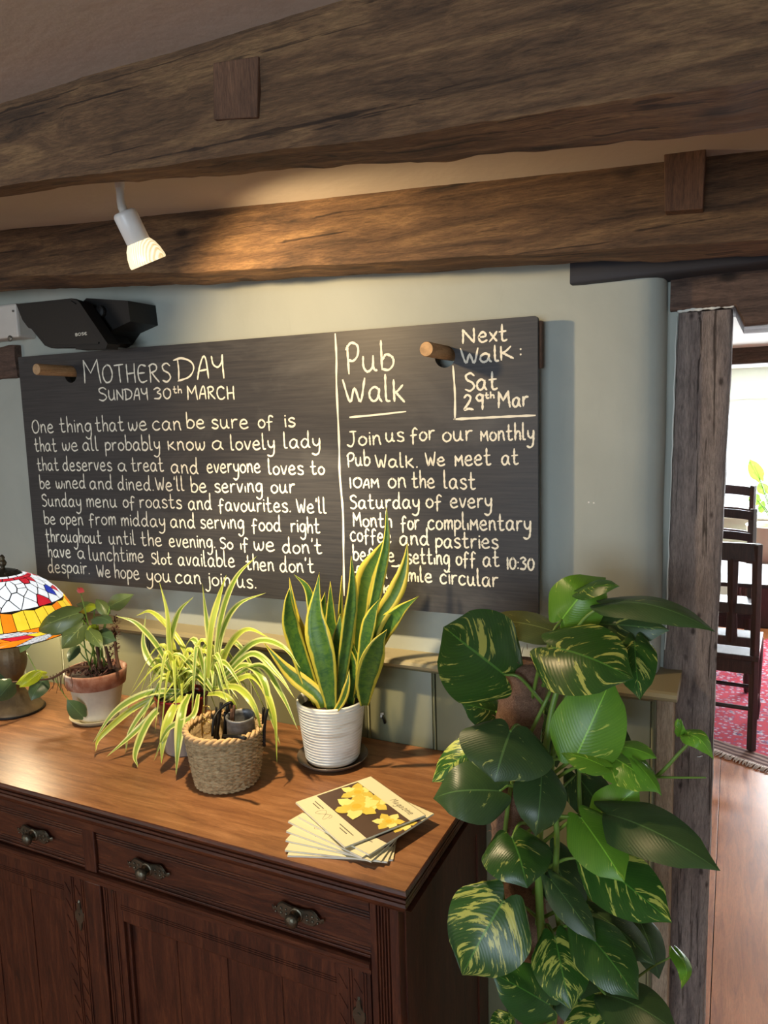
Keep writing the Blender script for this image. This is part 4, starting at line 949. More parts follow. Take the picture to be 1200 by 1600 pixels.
for i,(p,q,dy,r) in enumerate(sticks):
    a=cb(*p,dy)-V((0,0,.02)); b=cb(*q,dy); mid=a.lerp(b,.55)+RIGHT*random.uniform(-.004,.004)
    m=MB(); m.tube(cr([a,mid,b],5),[r*random.uniform(.85,1.15) for _ in range(11)],7); o=m.build('twig',M['brownstem'] if i in(3,4,6) else M['iron'],None,True); kin=[j for j in range(len(sticks)) if (j in(3,4,6))==(i in(3,4,6))]; rk=sorted(kin,key=lambda j:sticks[j][1][0]).index(i); od=['first','second','third','fourth','fifth','sixth','seventh'][rk]
    tag(o,od+' brown bark-covered stick from the left in the straw basket' if i in(3,4,6) else od+' black stick from the left in the straw basket','stick','brown sticks in the straw basket' if i in(3,4,6) else 'black sticks in the straw basket')
m=MB(); pts=[cb(332,1150,-.035),cb(334,1125,-.03),cb(344,1108,-.01),cb(360,1098,.0),cb(366,1110,.01)]; m.tube(cr(pts,6),.0028,8); tag(m.build('black_cable',M['iron'],None,True),'black curved cable looping out of the straw basket','cable')
m=MB(); m.tube([cb(350,1153,-.066)+V((0,0,.004)),cb(372,1154,-.066)+V((0,0,.004)),cb(384,1157,-.07)+V((0,0,.004))],[.0030,.0034,.0034],8); tag(m.build('black_rod',M['iron'],None,True),'short black rod lying across the front rim of the basket','rod')
gl=empty('eyeglasses',cb(325,1150,.0),'gold wire eyeglasses standing folded at the left in the basket','eyeglasses')
M['gold']=plain('gold wire',srgb(190,160,96),.3,1.0); 
for (cu,cv,ru,rv) in ((323,1113,7,10),(323,1137,7,10)):
    pts=[cb(cu+ru*cos(t),cv+rv*sin(t),.0) for t in [2*pi*i/24 for i in range(25)]]; m=MB(); m.tube(pts,.0011,6,caps=False); m.build('rim',M['gold'],gl,True)
    mesh('lens',pts[:-1],[tuple(range(24))],M['glass'],gl)
m=MB(); m.tube(cr([cb(316,1150,.005),cb(315,1125,.01),cb(318,1102,.015)],4),.0012,6); m.tube(cr([cb(323,1123,0),cb(321,1125,-.004),cb(323,1127,0)],3),.001,6); m.build('temple_arm',M['gold'],gl,True)
# spider plant
C3=stand(290,1184,.043); C3.z=ZT
sd=empty('spider_plant',C3,'spider plant with long arching striped leaves in a dark red pot','potted plant')
k=N('red over grey glaze'); sx=k.n('ShaderNodeSeparateXYZ'); tc=k.n('ShaderNodeTexCoord'); k.l(tc.outputs['Object'],sx.inputs[0]); nz=k.noise(k.coord(),30,3)
k.set(Base_Color=k.ramp(k.math('ADD',sx.outputs[2],k.math('MULTIPLY',nz,.02)),[(.072-0+.0,srgb(150,140,132)),(.10,srgb(100,22,26))]),Roughness=.2)
o=potlathe('pot',sd,[(.0001,0),(.038,0),(.041,.004),(.047,.05),(.052,.09),(.055,.118),(.057,.122),(.055,.125),(.051,.123),(.05,.11)],(0,0,0),k.m,36); o.matrix_parent_inverse=Matrix(); 
soil_=None
m=MB(); m.lathe([(.051,.112),(.03,.116),(.0001,.118)],C3,20); m.build('soil',M['soil'],sd,True)
ctr=C3+V((.0,0,.118))
ctr2=P(330,1078,C3.y+.01)
SPD=[[(292,1082,0),(268,1030,-.01),(262,960,-.01),(249,909,-.01)],[(287,1065,0),(265,1020,0),(278,960,-.01),(303,932,-.02)],[(335,1070,.0),(328,1010,.01),(322,960,.01),(316,911,.0)],
[(325,1060,0),(330,985,0),(342,935,.01),(354,897,.01)],[(335,1060,0),(345,970,0),(368,905,-.01),(402,868,-.02)],[(335,1060,0),(348,985,0),(372,945,-.01),(416,926,-.03)],
[(340,1070,0),(355,1015,0),(385,984,-.02),(422,997,-.04)],[(290,1080,0),(232,1083,-.04),(180,1112,-.07),(144,1162,-.10)],[(275,1070,0),(250,1015,-.02),(215,975,-.04),(180,962,-.06)],
[(282,1075,0),(212,1105,-.05),(158,1150,-.09),(149,1174,-.11)],[(272,1080,-.01),(215,1140,-.06),(166,1183,-.11)],[(280,1085,-.01),(236,1122,-.06),(212,1175,-.10),(217,1222,-.11)],
[(285,1088,-.02),(268,1115,-.07),(256,1155,-.10),(252,1194,-.11)],[(296,1085,-.02),(285,1112,-.08),(279,1162,-.11),(275,1212,-.12)],
[(340,1068,0),(392,1022,-.02),(432,1052,-.04),(461,1092,-.06)],[(345,1075,0),(395,1058,-.02),(426,1110,-.05),(433,1192,-.07)],[(345,1070,0),(405,1040,-.01),(440,1085,-.04),(466,1142,-.05)],
[(340,1065,0),(380,1040,.0),(410,1062,-.03),(424,1120,-.05),(438,1165,-.06)],[(335,1075,-.01),(372,1075,-.05),(398,1105,-.07),(410,1150,-.06)],[(340,1060,0),(395,1005,-.0),(440,1010,-.02),(470,1045,-.03)],
[(290,1075,0),(248,1050,-.0),(225,1010,.01),(228,960,.02)],[(300,1070,0),(285,1010,.02),(240,958,.03),(212,962,.03)],[(310,1085,-.02),(300,1120,-.08),(262,1140,-.10),(240,1190,-.11)],
[(285,1085,0),(245,1090,-.03),(205,1140,-.06),(196,1178,-.07)],[(325,1085,-.02),(345,1085,-.05),(365,1100,-.05),(372,1125,-.03)]]
random.seed(31)
for i,pl in enumerate(SPD):
    pts=[P(u,v,C3.y+d) for u,v,d in pl]
    for p in pts: p.z=max(p.z,ZT+.004)
    n0=(CAM-pts[1]).normalized()+RIGHT*random.uniform(-.5,.5)+UP*.3
    strap('leaf',sd,M['spider'] if i%3 else M['spider2'],pts,(15 if i in(12,13) else random.uniform(8.5,11.5))*mpp(pts[0]),n0,fold=.35,base=.55,nseg=8)
for i in range(58):
    a=random.uniform(0,2*pi); B=(ctr2 if i%2 else ctr+V((0,0,.01)))+V((random.uniform(-.015,.015),random.uniform(-.01,.015),0)); r=random.uniform(.07,.16); hh=random.uniform(.02,.10)
    d=V((cos(a),sin(a)*.6,0)); T=B+d*r+V((0,0,random.uniform(-.09,.03))); T.z=max(T.z,ZT+.006)
    if T.y>1.335: T.y=1.335-random.random()*.02
    if (T-C2).xy.length<.09 and T.z<ZT+.13: T.z=ZT+.14
    mid=B+d*r*.5+V((0,0,hh))
    strap('leaf',sd,M['spider'] if i%2 else M['spider2'],[B,B.lerp(mid,.5)+V((0,0,hh*.3)),mid,T],random.uniform(.009,.013),V((0,-.6,1))+RIGHT*random.uniform(-.5,.5),fold=.35,base=.55,nseg=5)
# anthurium in terracotta pot
C4=stand(156,1132,.045); C4.z=ZT
saucer(C4,.066,'cream and brown saucer under the terracotta pot',plain('cream saucer',srgb(196,184,150),.3,var=.3,bs=40))
an=empty('anthurium_plant',C4+V((0,0,.003)),'leggy anthurium with a small pink flower in a terracotta pot','potted plant')
k=N('terracotta with lime bloom'); n1=k.noise(k.coord(),16,5,.6); sx=k.n('ShaderNodeSeparateXYZ'); tc=k.n('ShaderNodeTexCoord'); k.l(tc.outputs['Object'],sx.inputs[0])
band=k.math('GREATER_THAN',k.math('ADD',sx.outputs[2],k.math('MULTIPLY',n1,.006)),.087)
wh=k.ramp(n1,[(.35,srgb(190,184,170)),(.65,srgb(212,206,190))]); te=k.ramp(n1,[(.4,srgb(140,86,62)),(.52,srgb(172,126,104)),(.62,srgb(204,188,174))])
k.set(Base_Color=k.mix(band,wh,te),Roughness=.8); k.bump(n1,.2,.002); M['terra']=k.m
o=potlathe('pot',an,[(.0001,.004),(.044,.004),(.046,.008),(.060,.084),(.0665,.086),(.071,.118),(.0715,.121),(.069,.123),(.066,.121),(.064,.10)],(0,0,0),M['terra'],44); o.location=C4; o.matrix_parent_inverse=Matrix.Translation(C4+V((0,0,.003))).inverted()
soil(an,C4,.064,.112,7)
ya=C4.y
def cst(name,par,mat,pl,r,y0,n=6):
    pts=[P(u,v,y0+d) for u,v,d in pl]; q=cr(pts,5); m=MB(); m.tube(q,[r*(1-.45*i/len(q)) for i in range(len(q))],n); return m.build(name,M[mat],par,True)
AN=[((122,958),(55,986),40,'anth',-.03,-.08),((128,968),(64,989),30,'anth',-.01,-.05),((129,977),(96,1014),34,'anth',-.03,-.07),((120,1010),(107,1034),18,'anth_dark',0,-.04),
((172,947),(206,930),26,'anth',0,-.02),((147,966),(176,972),24,'anth_dark',-.02,-.03),((128,952),(152,948),18,'anth_lime',.0,.0),((150,992),(180,1000),28,'anth_dark',-.02,-.04),
((130,1120),(105,1094),26,'anth_dark',-.06,-.09),((52,978),(30,1021),26,'anth_dark',-.06,-.08),((148,950),(118,944),16,'anth',.01,.0),((70,1055),(24,1068),26,'anth_lime',-.07,-.12),
((62,1052),(30,1074),18,'anth_lime',-.09,-.13),((68,1062),(48,1094),30,'anth_dark',-.08,-.12),((18,1066),(-8,1096),34,'anth_dark',-.08,-.12),((12,1060),(-20,1050),28,'anth_dark',-.06,-.08),((139,985),(160,1012),22,'anth',-.04,-.06),((150,978),(134,1002),18,'anth_lime',-.02,-.04),((168,958),(150,935),20,'anth',.01,.01),((96,972),(74,962),20,'anth_dark',-.0,-.03)]
random.seed(5)
for b_,t_,w_,mt,yb,yt in AN:
    o,B=pxleaf(an,mt,b_,t_,w_,ya+yb,ya+yt,a=random.uniform(-.4,.4),b=random.uniform(0,.6),fold=.35,arch=.10,back=.10,nu=8,nv=10,tipcurl=.1)
    if b_[1]<1015 and b_[0]>90:
        base=C4+V((random.uniform(-.02,.03),random.uniform(-.02,.02),.118)); mid=base.lerp(B,.5)+RIGHT*random.uniform(-.008,.008); m=MB(); m.tube(cr([base,mid,B],5),.0016,6); m.build('stem',M['stem'],an,True)
cst('flower_stem',an,'stem',[(150,1040,0),(140,985,-.01),(132,950,-.02),(126,926,-.02)],.0018,ya)
fl_=P(126,924,ya-.02); m=MB(); pk=plain('pink spathe',srgb(206,80,80),.4)
blade('flower',an,pk,fl_+V((-.008,0,.004)),fl_+V((.018,-.005,.001)),.014,V((0,-1,.7)),nu=6,nv=8)
m=MB(); m.tube([fl_,fl_+V((-.006,-.003,.009))],[.0025,.0015],8); m.build('flower_spike',plain('spadix',srgb(200,96,70),.6),an,True)
cst('runner',an,'brownstem',[(140,1042,-.05),(110,1044,-.08),(85,1058,-.09),(66,1062,-.09),(20,1066,-.09)],.0035,ya)
cst('runner',an,'stem',[(66,1062,-.09),(55,1045,-.08),(42,1020,-.07)],.0015,ya); cst('runner',an,'stem',[(85,1058,-.09),(100,1085,-.08),(118,1108,-.07)],.0012,ya)
for i in range(7): cst('root',an,'brownstem',[(78+i*5,1056-i*2,-.09),(80+i*5+random.uniform(-5,5),1068,-.09),(76+i*6,1074+random.uniform(0,12),-.09)],.001,ya,5)
m=MB()
for i in range(150):
    t=random.random(); q=P(174+random.uniform(-6,6)*(1.3-t)+8*t,1045-80*t,ya-.01); d=V((random.uniform(-1,1),random.uniform(-1,1),random.uniform(-.3,1))).normalized()*.008
    m.add([q,q+d+V((.0025,0,.001)),q+d*1.3,q+d-V((.0025,0,-.001))],[(0,1,2,3)])
for i in range(160):
    q=C4+V((random.uniform(-.045,.045),random.uniform(-.045,.03),.118)); d=V((random.uniform(-1,1),random.uniform(-1,1),random.uniform(.2,1.2))).normalized()*random.uniform(.008,.028)
    m.add([q,q+d*.5+V((.003,0,0)),q+d,q+d*.5-V((.003,0,0))],[(0,1,2,3)])
o=m.build('dried_husks',M['dryleaf'],an,fix=False); o['kind']='stuff'
for (u,v) in ((150,1005),(165,1010),(178,985)): cst('stump',an,'brownstem',[(u+8,1045,-.01),(u+4,1025,-.01),(u,v,-.01)],.005,ya)
# ---------------------------------------------------------------- stained glass lamp
CL=V((-1.595,1.195,ZT)); RS=.160
tl=empty('stained_glass_lamp',CL,'lit dragonfly-patterned stained glass table lamp on a bronze foot','table lamp')
M['lampbase']=plain('sculpted bronze lamp foot',srgb(132,112,82),.5,.3,bump=.6,bs=110,var=.5)
m=MB(); m.lathe([(.0001,0),(.064,0),(.0655,.004),(.062,.010),(.052,.020),(.036,.032),(.026,.045),(.019,.062),(.0175,.075),(.022,.088),(.029,.105),(.033,.125),(.032,.145),(.026,.160),(.018,.170),(.016,.180),(.022,.190),(.026,.196),(.020,.204),(.012,.21),(.007,.215),(.006,.31)],CL,48,
  fn=lambda r,z,th,i:(r*(1+(.07*abs(sin(8*th+z*14)) if .012<z<.165 else 0)),z)); m.build('foot',M['lampbase'],tl,True)
m=MB(); m.lathe([(.0645,.0),(.067,.001),(.067,.0045),(.064,.006)],CL,48); m.build('foot_ring',M['iron'],tl,True)
zc=.342
sp_prof=[(.040,.342),(.056,.336),(.075,.326),(.094,.312),(.113,.294),(.130,.272),(.142,.250),(.150,.230),(.1525,.214),(.150,.198)]
def spt(t):
    x=t*(len(sp_prof)-1); i=min(int(x),len(sp_prof)-2); f=x-i; a,b=sp_prof[i],sp_prof[i+1]; return a[0]+(b[0]-a[0])*f,a[1]+(b[1]-a[1])*f
m=MB(); m.lathe([(r-.0012,z-.001) for r,z in sp_prof],CL,64); m.build('lead_shell',M['iron'],tl,True)
m=MB(); m.lathe([(.001,.358),(.012,.357),(.025,.353),(.038,.346),(.042,.342),(.040,.339)],CL,32,fn=lambda r,z,th,i:(r,z)); 
for i in range(12): a=2*pi*i/12; m.lathe([(.004,0),(.003,.002),(.0001,.0025)],CL+V((.03*cos(a),.03*sin(a),.349)),6,axis=(cos(a)*.5,sin(a)*.5,1))
m.build('cap',M['bronze'],tl,True)
m=MB(); m.lathe([(.0065,.356),(.004,.361),(.008,.367),(.0095,.372),(.007,.377),(.0045,.380),(.0065,.384),(.004,.389),(.0001,.392)],CL,16,fn=lambda r,z,th,i:(r*(1+.12*sin(5*th)),z)); m.build('finial',M['bronze'],tl,True)
def glass(name,c,e=1.0):
    k=N(name); n1=k.noise(k.coord(),40,3); c2=tuple(x*.72 for x in c[:3])+(1,); cc=k.mix(n1,c,c2); k.set(Base_Color=cc,Roughness=.15,Emission_Color=cc,Emission_Strength=e); return k.m
GM={'w':glass('milky glass',(.92,.97,1,1),1.0),'r':glass('red glass',(.75,.02,.04,1),.8),'b':glass('blue glass',(.03,.06,.6,1),.7),'y':glass('yellow glass',(1,.68,.04,1),1.0),'o':glass('orange glass',(1,.26,.01,1),.95),'t':glass('striped wing glass',(.85,.85,.88,1),.85)}
for _n in [GM['t'].node_tree]:
    _w=_n.nodes.new('ShaderNodeTexWave'); _c=_n.nodes.new('ShaderNodeTexCoord'); _w.inputs['Scale'].default_value=110; _w.inputs['Distortion'].default_value=3; _w.bands_direction='Z'; _n.links.new(_c.outputs['Object'],_w.inputs[0]); _r=_n.nodes.new('ShaderNodeValToRGB'); _n.links.new(_w.outputs[0],_r.inputs[0]); _r.color_ramp.elements[0].position=.25; _r.color_ramp.elements[0].color=(.05,.05,.06,1); _r.color_ramp.elements[1].position=.45; _r.color_ramp.elements[1].color=(.85,.88,.9,1)
    for _k in ('Base Color','Emission Color'): _n.links.new(_r.outputs[0],_n.nodes['Principled BSDF'].inputs[_k])
random.seed(77)
def on_shade(a,t,bump=0):
    t=min(max(t,0),1); r,z=spt(t); return CL+V(((r+.0013+bump)*cos(a),(r+.0013+bump)*sin(a),z+.0013+bump*.6))
def pane(poly,mat,inset=.13,gap=.0011):
    cx=sum(p[0] for p in poly)/len(poly); ct=sum(p[1] for p in poly)/len(poly)
    rr=spt(min(max(ct,0),1))[0]; sh=[]
    for a,t in poly:
        d=math.hypot((a-cx)*rr,(t-ct)*.205); f=max(.3,1-gap/max(d,1e-5)*1.3); sh.append((cx+(a-cx)*f,ct+(t-ct)*f))
    vs=[on_shade(cx,ct,.0009)]; n=len(sh); 
    pts=[]
    for i in range(n):
        a,b=sh[i],sh[(i+1)%n]; pts+=[a,((a[0]+b[0])/2,(a[1]+b[1])/2)]
    vs+=[on_shade(a,t,.0003) for a,t in pts]; m_=len(pts)
    mesh('glass_pane',vs,[(0,1+i,1+(i+1)%m_) for i in range(m_)],mat,tl,False)
def rectrow(t0,t1,ns,pick,slant=0,off=0,wav=0):
    for s_ in range(ns):
        a0=(s_+off)/ns*2*pi; a1=(s_+1+off)/ns*2*pi; w_=a1-a0
        pane([(a0-slant*w_,t0+wav*(s_%2)),(a1-slant*w_,t0+wav*((s_+1)%2)),(a1+slant*w_,t1),(a0+slant*w_,t1)],GM[pick(s_)])
rectrow(.0,.06,14,lambda s_:'w'); rectrow(.06,.13,14,lambda s_:'r',off=.4)
ta,tb_=.13,.54; ptsv=[]
for j in range(5):
    n_=[17,18,19,20,21][j]
    for i in range(n_): ptsv.append(((i+.5*(j%2)+random.uniform(-.28,.28))/n_*2*pi,ta+(tb_-ta)*(j+.5+random.uniform(-.25,.25))/5))
def clip(poly,px,py,nx,ny):
    out=[]; n=len(poly)
    for i in range(n):
        a,b=poly[i],poly[(i+1)%n]; da=(a[0]-px)*nx+(a[1]-py)*ny; db=(b[0]-px)*nx+(b[1]-py)*ny
        if da<=0: out.append(a)
        if da*db<0: f=da/(da-db); out.append((a[0]+(b[0]-a[0])*f,a[1]+(b[1]-a[1])*f))
    return out
KX,KY=.125,.205
for i,(a,t) in enumerate(ptsv):
    x,y=a*KX,t*KY; poly=[(x-.05,ta*KY),(x+.05,ta*KY),(x+.05,tb_*KY),(x-.05,tb_*KY)]
    for j,(a2,t2) in enumerate(ptsv):
        for wrp in (-1,0,1):
            x2,y2=(a2+wrp*2*pi)*KX,t2*KY
            if (i==j and wrp==0) or abs(x2-x)>.1: continue
            poly=clip(poly,(x+x2)/2,(y+y2)/2,x2-x,y2-y)
            if len(poly)<3: break
        if len(poly)<3: break
    if len(poly)<3: continue
    rr=random.random(); c_='w'
    if rr<.09: c_='r'
    elif rr<(.10 if t<.4 else .20): c_='b'
    pane([(q[0]/KX,q[1]/KY) for q in poly],GM[c_])
rectrow(.54,.77,34,lambda s_:random.choice('yyyoor' if s_%5==0 else 'yyoy'),slant=.12,wav=.02)
rectrow(.77,.84,13,lambda s_:'t' if s_%3 else 'o',slant=.3,off=.2); rectrow(.84,.90,18,lambda s_:random.choice('oooyr'),slant=.2); rectrow(.90,1.0,14,lambda s_:'t' if s_%4 else 'o',slant=-.3)
light('table_lamp_bulb','POINT',CL+V((0,0,.262)),9,(1,.82,.52),.02)
# ---------------------------------------------------------------- booklets
paper=plain('booklet pages',srgb(236,234,222),.8); cream=plain('cream cover',srgb(214,206,170),.55); photo=plain('brown cover photo',srgb(84,62,50),.5,var=.3,bs=60)
pet=[plain('pale daffodil petal',srgb(232,218,132),.55,var=.12,bs=160),plain('yellow daffodil petal',srgb(214,190,78),.55,var=.2,bs=160),plain('deep yellow trumpet',srgb(206,168,46),.6)]; ink=plain('ink',srgb(52,48,40),.8)
MW,MH,MT=.170,.158,.0031
def fan(mb_,pts,z,mi):
    n=len(pts); mb_.add([(x,y,z) for x,y in pts],[tuple(range(n))],mi=mi)
def booklet(A,ang,z,label,full):
    t=empty('booklet',(A.x,A.y,z),label,'booklet','daffodil booklets on the sideboard corner'); t.rotation_euler=(0,0,ang)
    def pt(o): o.parent=t; o.matrix_parent_inverse=Matrix(); return o
    m=MB()
    for i in range(3): e=.0006*i; m.box((e,e*.5,.0004+i*.0008),(MW-.001-e,MH-e,.0011+i*.0008))
    pt(m.build('pages',paper)); 
    m=MB(); m.box((0,0,MT-.0006),(MW,MH,MT),0); m.box((0,0,0),(MW,MH,.0004)); m.box((0,MH-.0008,0),(MW,MH,MT)); pt(m.build('cover',cream))
    m=MB(); z0=MT+.0001
    ph=[(.004,.040),(MW,.040),(MW,.126),(.004,.126)]; fan(m,ph,z0,0)
    if full:
        random.seed(2)
        def flower(cx,cy,R,rot,n=6,z1=0):
            for i in range(n):
                a=rot+2*pi*i/n; pts=[]
                for q in range(11):
                    f=q/10; w_=.30*R*sin(pi*min(1,f*1.05))**.8 if f<.95 else 0
                    l=R*f; pts.append((cx+l*cos(a)-w_*sin(a),cy+l*sin(a)+w_*cos(a)))
                for q in range(9,0,-1):
                    f=q/10; w_=.30*R*sin(pi*f)**.8*(1+.15*sin(q*2)); l=R*f; pts.append((cx+l*cos(a)+w_*sin(a),cy+l*sin(a)-w_*cos(a)))
                pts=[(min(max(x,.005),MW-.001),min(max(y,.041),.1255)) for x,y in pts]
                fan(m,pts,z0+.0001+z1+.00003*i,1 if i%2 else 2)
            fan(m,[(cx+R*.36*(1+.12*sin(5*t_))*cos(t_),cy+R*.36*(1+.12*sin(5*t_))*sin(t_)) for t_ in [2*pi*i/28 for i in range(28)]],z0+.0004+z1,2)
            fan(m,[(cx+R*.20*cos(t_),cy+R*.20*sin(t_)) for t_ in [2*pi*i/16 for i in range(16)]],z0+.00045+z1,3)
        flower(.036,.106,.034,.5); flower(.085,.108,.034,.2,z1=.0004); flower(.150,.096,.028,.9); flower(.078,.078,.043,.35,z1=.0008)
    fr=lambda p,o: V((p.x,p.y,z0+.0001+o))
    def sc(txt,x,y,s,wd,mi=4,sl=.25,rot=0):
        st,wt=word_strokes(txt); mm=MB()
        for i,s_ in enumerate(st): stroke_ribbon(mm,[(x+(a_+b_*sl)*s,y+b_*s) for a_,b_ in s_],wd,.00002*i,fr)
        m.add(mm.v,mm.f,mi=mi)
    if full: sc('Magazine',.094,.136,.0074,.0007)
    for yy,x0,x1 in ((.026,.108,.150),(.020,.118,.140),(.028,.018,.050),(.022,.022,.046)):
        x=x0
        while x<x1: w_=random.uniform(.0012,.0026); fan(m,[(x,yy),(x+w_,yy),(x+w_,yy+.0020),(x,yy+.0016)],z0+.0001,4); x+=w_+.0007
    mm=MB(); stroke_ribbon(mm,[(.066+.017*cos(t_*1.0)*(1-.03*t_),.020+.009*sin(t_*1.9)) for t_ in [i*.35 for i in range(22)]],.0005,0,fr); m.add(mm.v,mm.f,mi=4)
    pt(m.build('cover_print',[photo]+pet+[ink],fix=False))
bl=[((449,1338),19,0),((445,1330),12,1),((446,1315),3,2),((447,1301),-7,3),((450,1286),-15,4)]
lb=['bottom booklet of the fanned stack','second booklet from the bottom of the fanned stack','third booklet from the bottom of the fanned stack','fourth booklet from the bottom of the fanned stack','fifth booklet from the bottom, left corner showing under the top two']
for (px_,an_,i),l in zip(bl,lb):
    A=PZ(*px_,ZT+MT*(i+.5)); booklet(A,math.radians(an_),ZT+.0003+i*(MT+.0004),l,False)
B=PZ(577,1337,ZT+MT*6); a_=math.radians(-18); A=B-V((cos(a_),sin(a_),0))*MW; booklet(A,a_,ZT+.0003+5*(MT+.0004),'booklet just under the top one, its right corner showing',True)
A=PZ(462,1257,ZT+MT*7); booklet(A,math.radians(-31),ZT+.0008+6*(MT+.0006),'top booklet of the stack with yellow daffodils on a brown cover photo',True)
# ---------------------------------------------------------------- tall pothos on a coir pole
YP0=1.15
po=empty('pothos_plant',(P(820,1500,YP0).x,YP0,0),'tall marbled pothos climbing a coir pole beside the sideboard','potted plant')
k=N('brown coir'); n1=k.noise(k.coord(),40,6,.75,1.); n2=k.noise(k.coord(),260,4,.8,2.); k.set(Base_Color=k.mix(.5,k.ramp(n1,[(.3,srgb(96,62,44)),(.7,srgb(180,136,108))]),k.ramp(n2,[(.35,srgb(84,54,40)),(.7,srgb(206,168,140))])),Roughness=.95); k.bump(n2,1,.006); M['coir']=k.m
pts=[P(818,1036,YP0),P(817,1050,YP0),P(812,1120,YP0),P(798,1230,YP0),P(806,1330,YP0),P(822,1450,YP0),P(845,1600,YP0)]; pts.append(V((pts[-1].x,YP0,.12)))
rr=[31,34,35,34,34,36,38,38]; q=cr(pts,10); R=[]
for i in range(len(q)):
    a=min(i/10,len(rr)-1); j=min(int(a),len(rr)-2); R.append((rr[j]+(rr[j+1]-rr[j])*(a-j))*.00108)
q.insert(0,q[0]+V((0,0,.003))); R.insert(0,R[0]*.7)
m=MB(); m.tube(q,R,28); m.v=[v+(V((v.x-po.location.x,v.y-YP0,0))*.10*noise.noise(v*60)+V((1,1,0))*.002*noise.noise(v*190)) for v in m.v]; m.build('coir_pole',M['coir'],po,True)
m=MB(); random.seed(9)
for i in range(420):
    j=random.randrange(1,len(q)-8); c=q[j]; a=random.uniform(0,2*pi); d=V((cos(a),sin(a),random.uniform(-.6,.6))); s_=c+d*R[j]; e=s_+d*random.uniform(.002,.009)+V((random.uniform(-.008,.008),0,random.uniform(-.008,.008)))
    m.tube([s_-d*.002,s_.lerp(e,.5)+V((0,0,.002)),e],[.0005,.0004,.0002],4,caps=False)
o=m.build('coir_fibres',M['coir'],po,True); o['kind']='stuff'
m=MB(); m.lathe([(.0001,0),(.10,0),(.102,.01),(.118,.22),(.124,.25),(.12,.26),(.112,.25),(.108,.22)],V((po.location.x,YP0,0)),40); m.build('pot',plain('dark grey planter',srgb(60,58,56),.6),po,True)
m=MB(); m.lathe([(.110,.225),(.06,.232),(.0001,.235)],V((po.location.x,YP0,0)),24); m.build('soil',M['soil'],po,True)
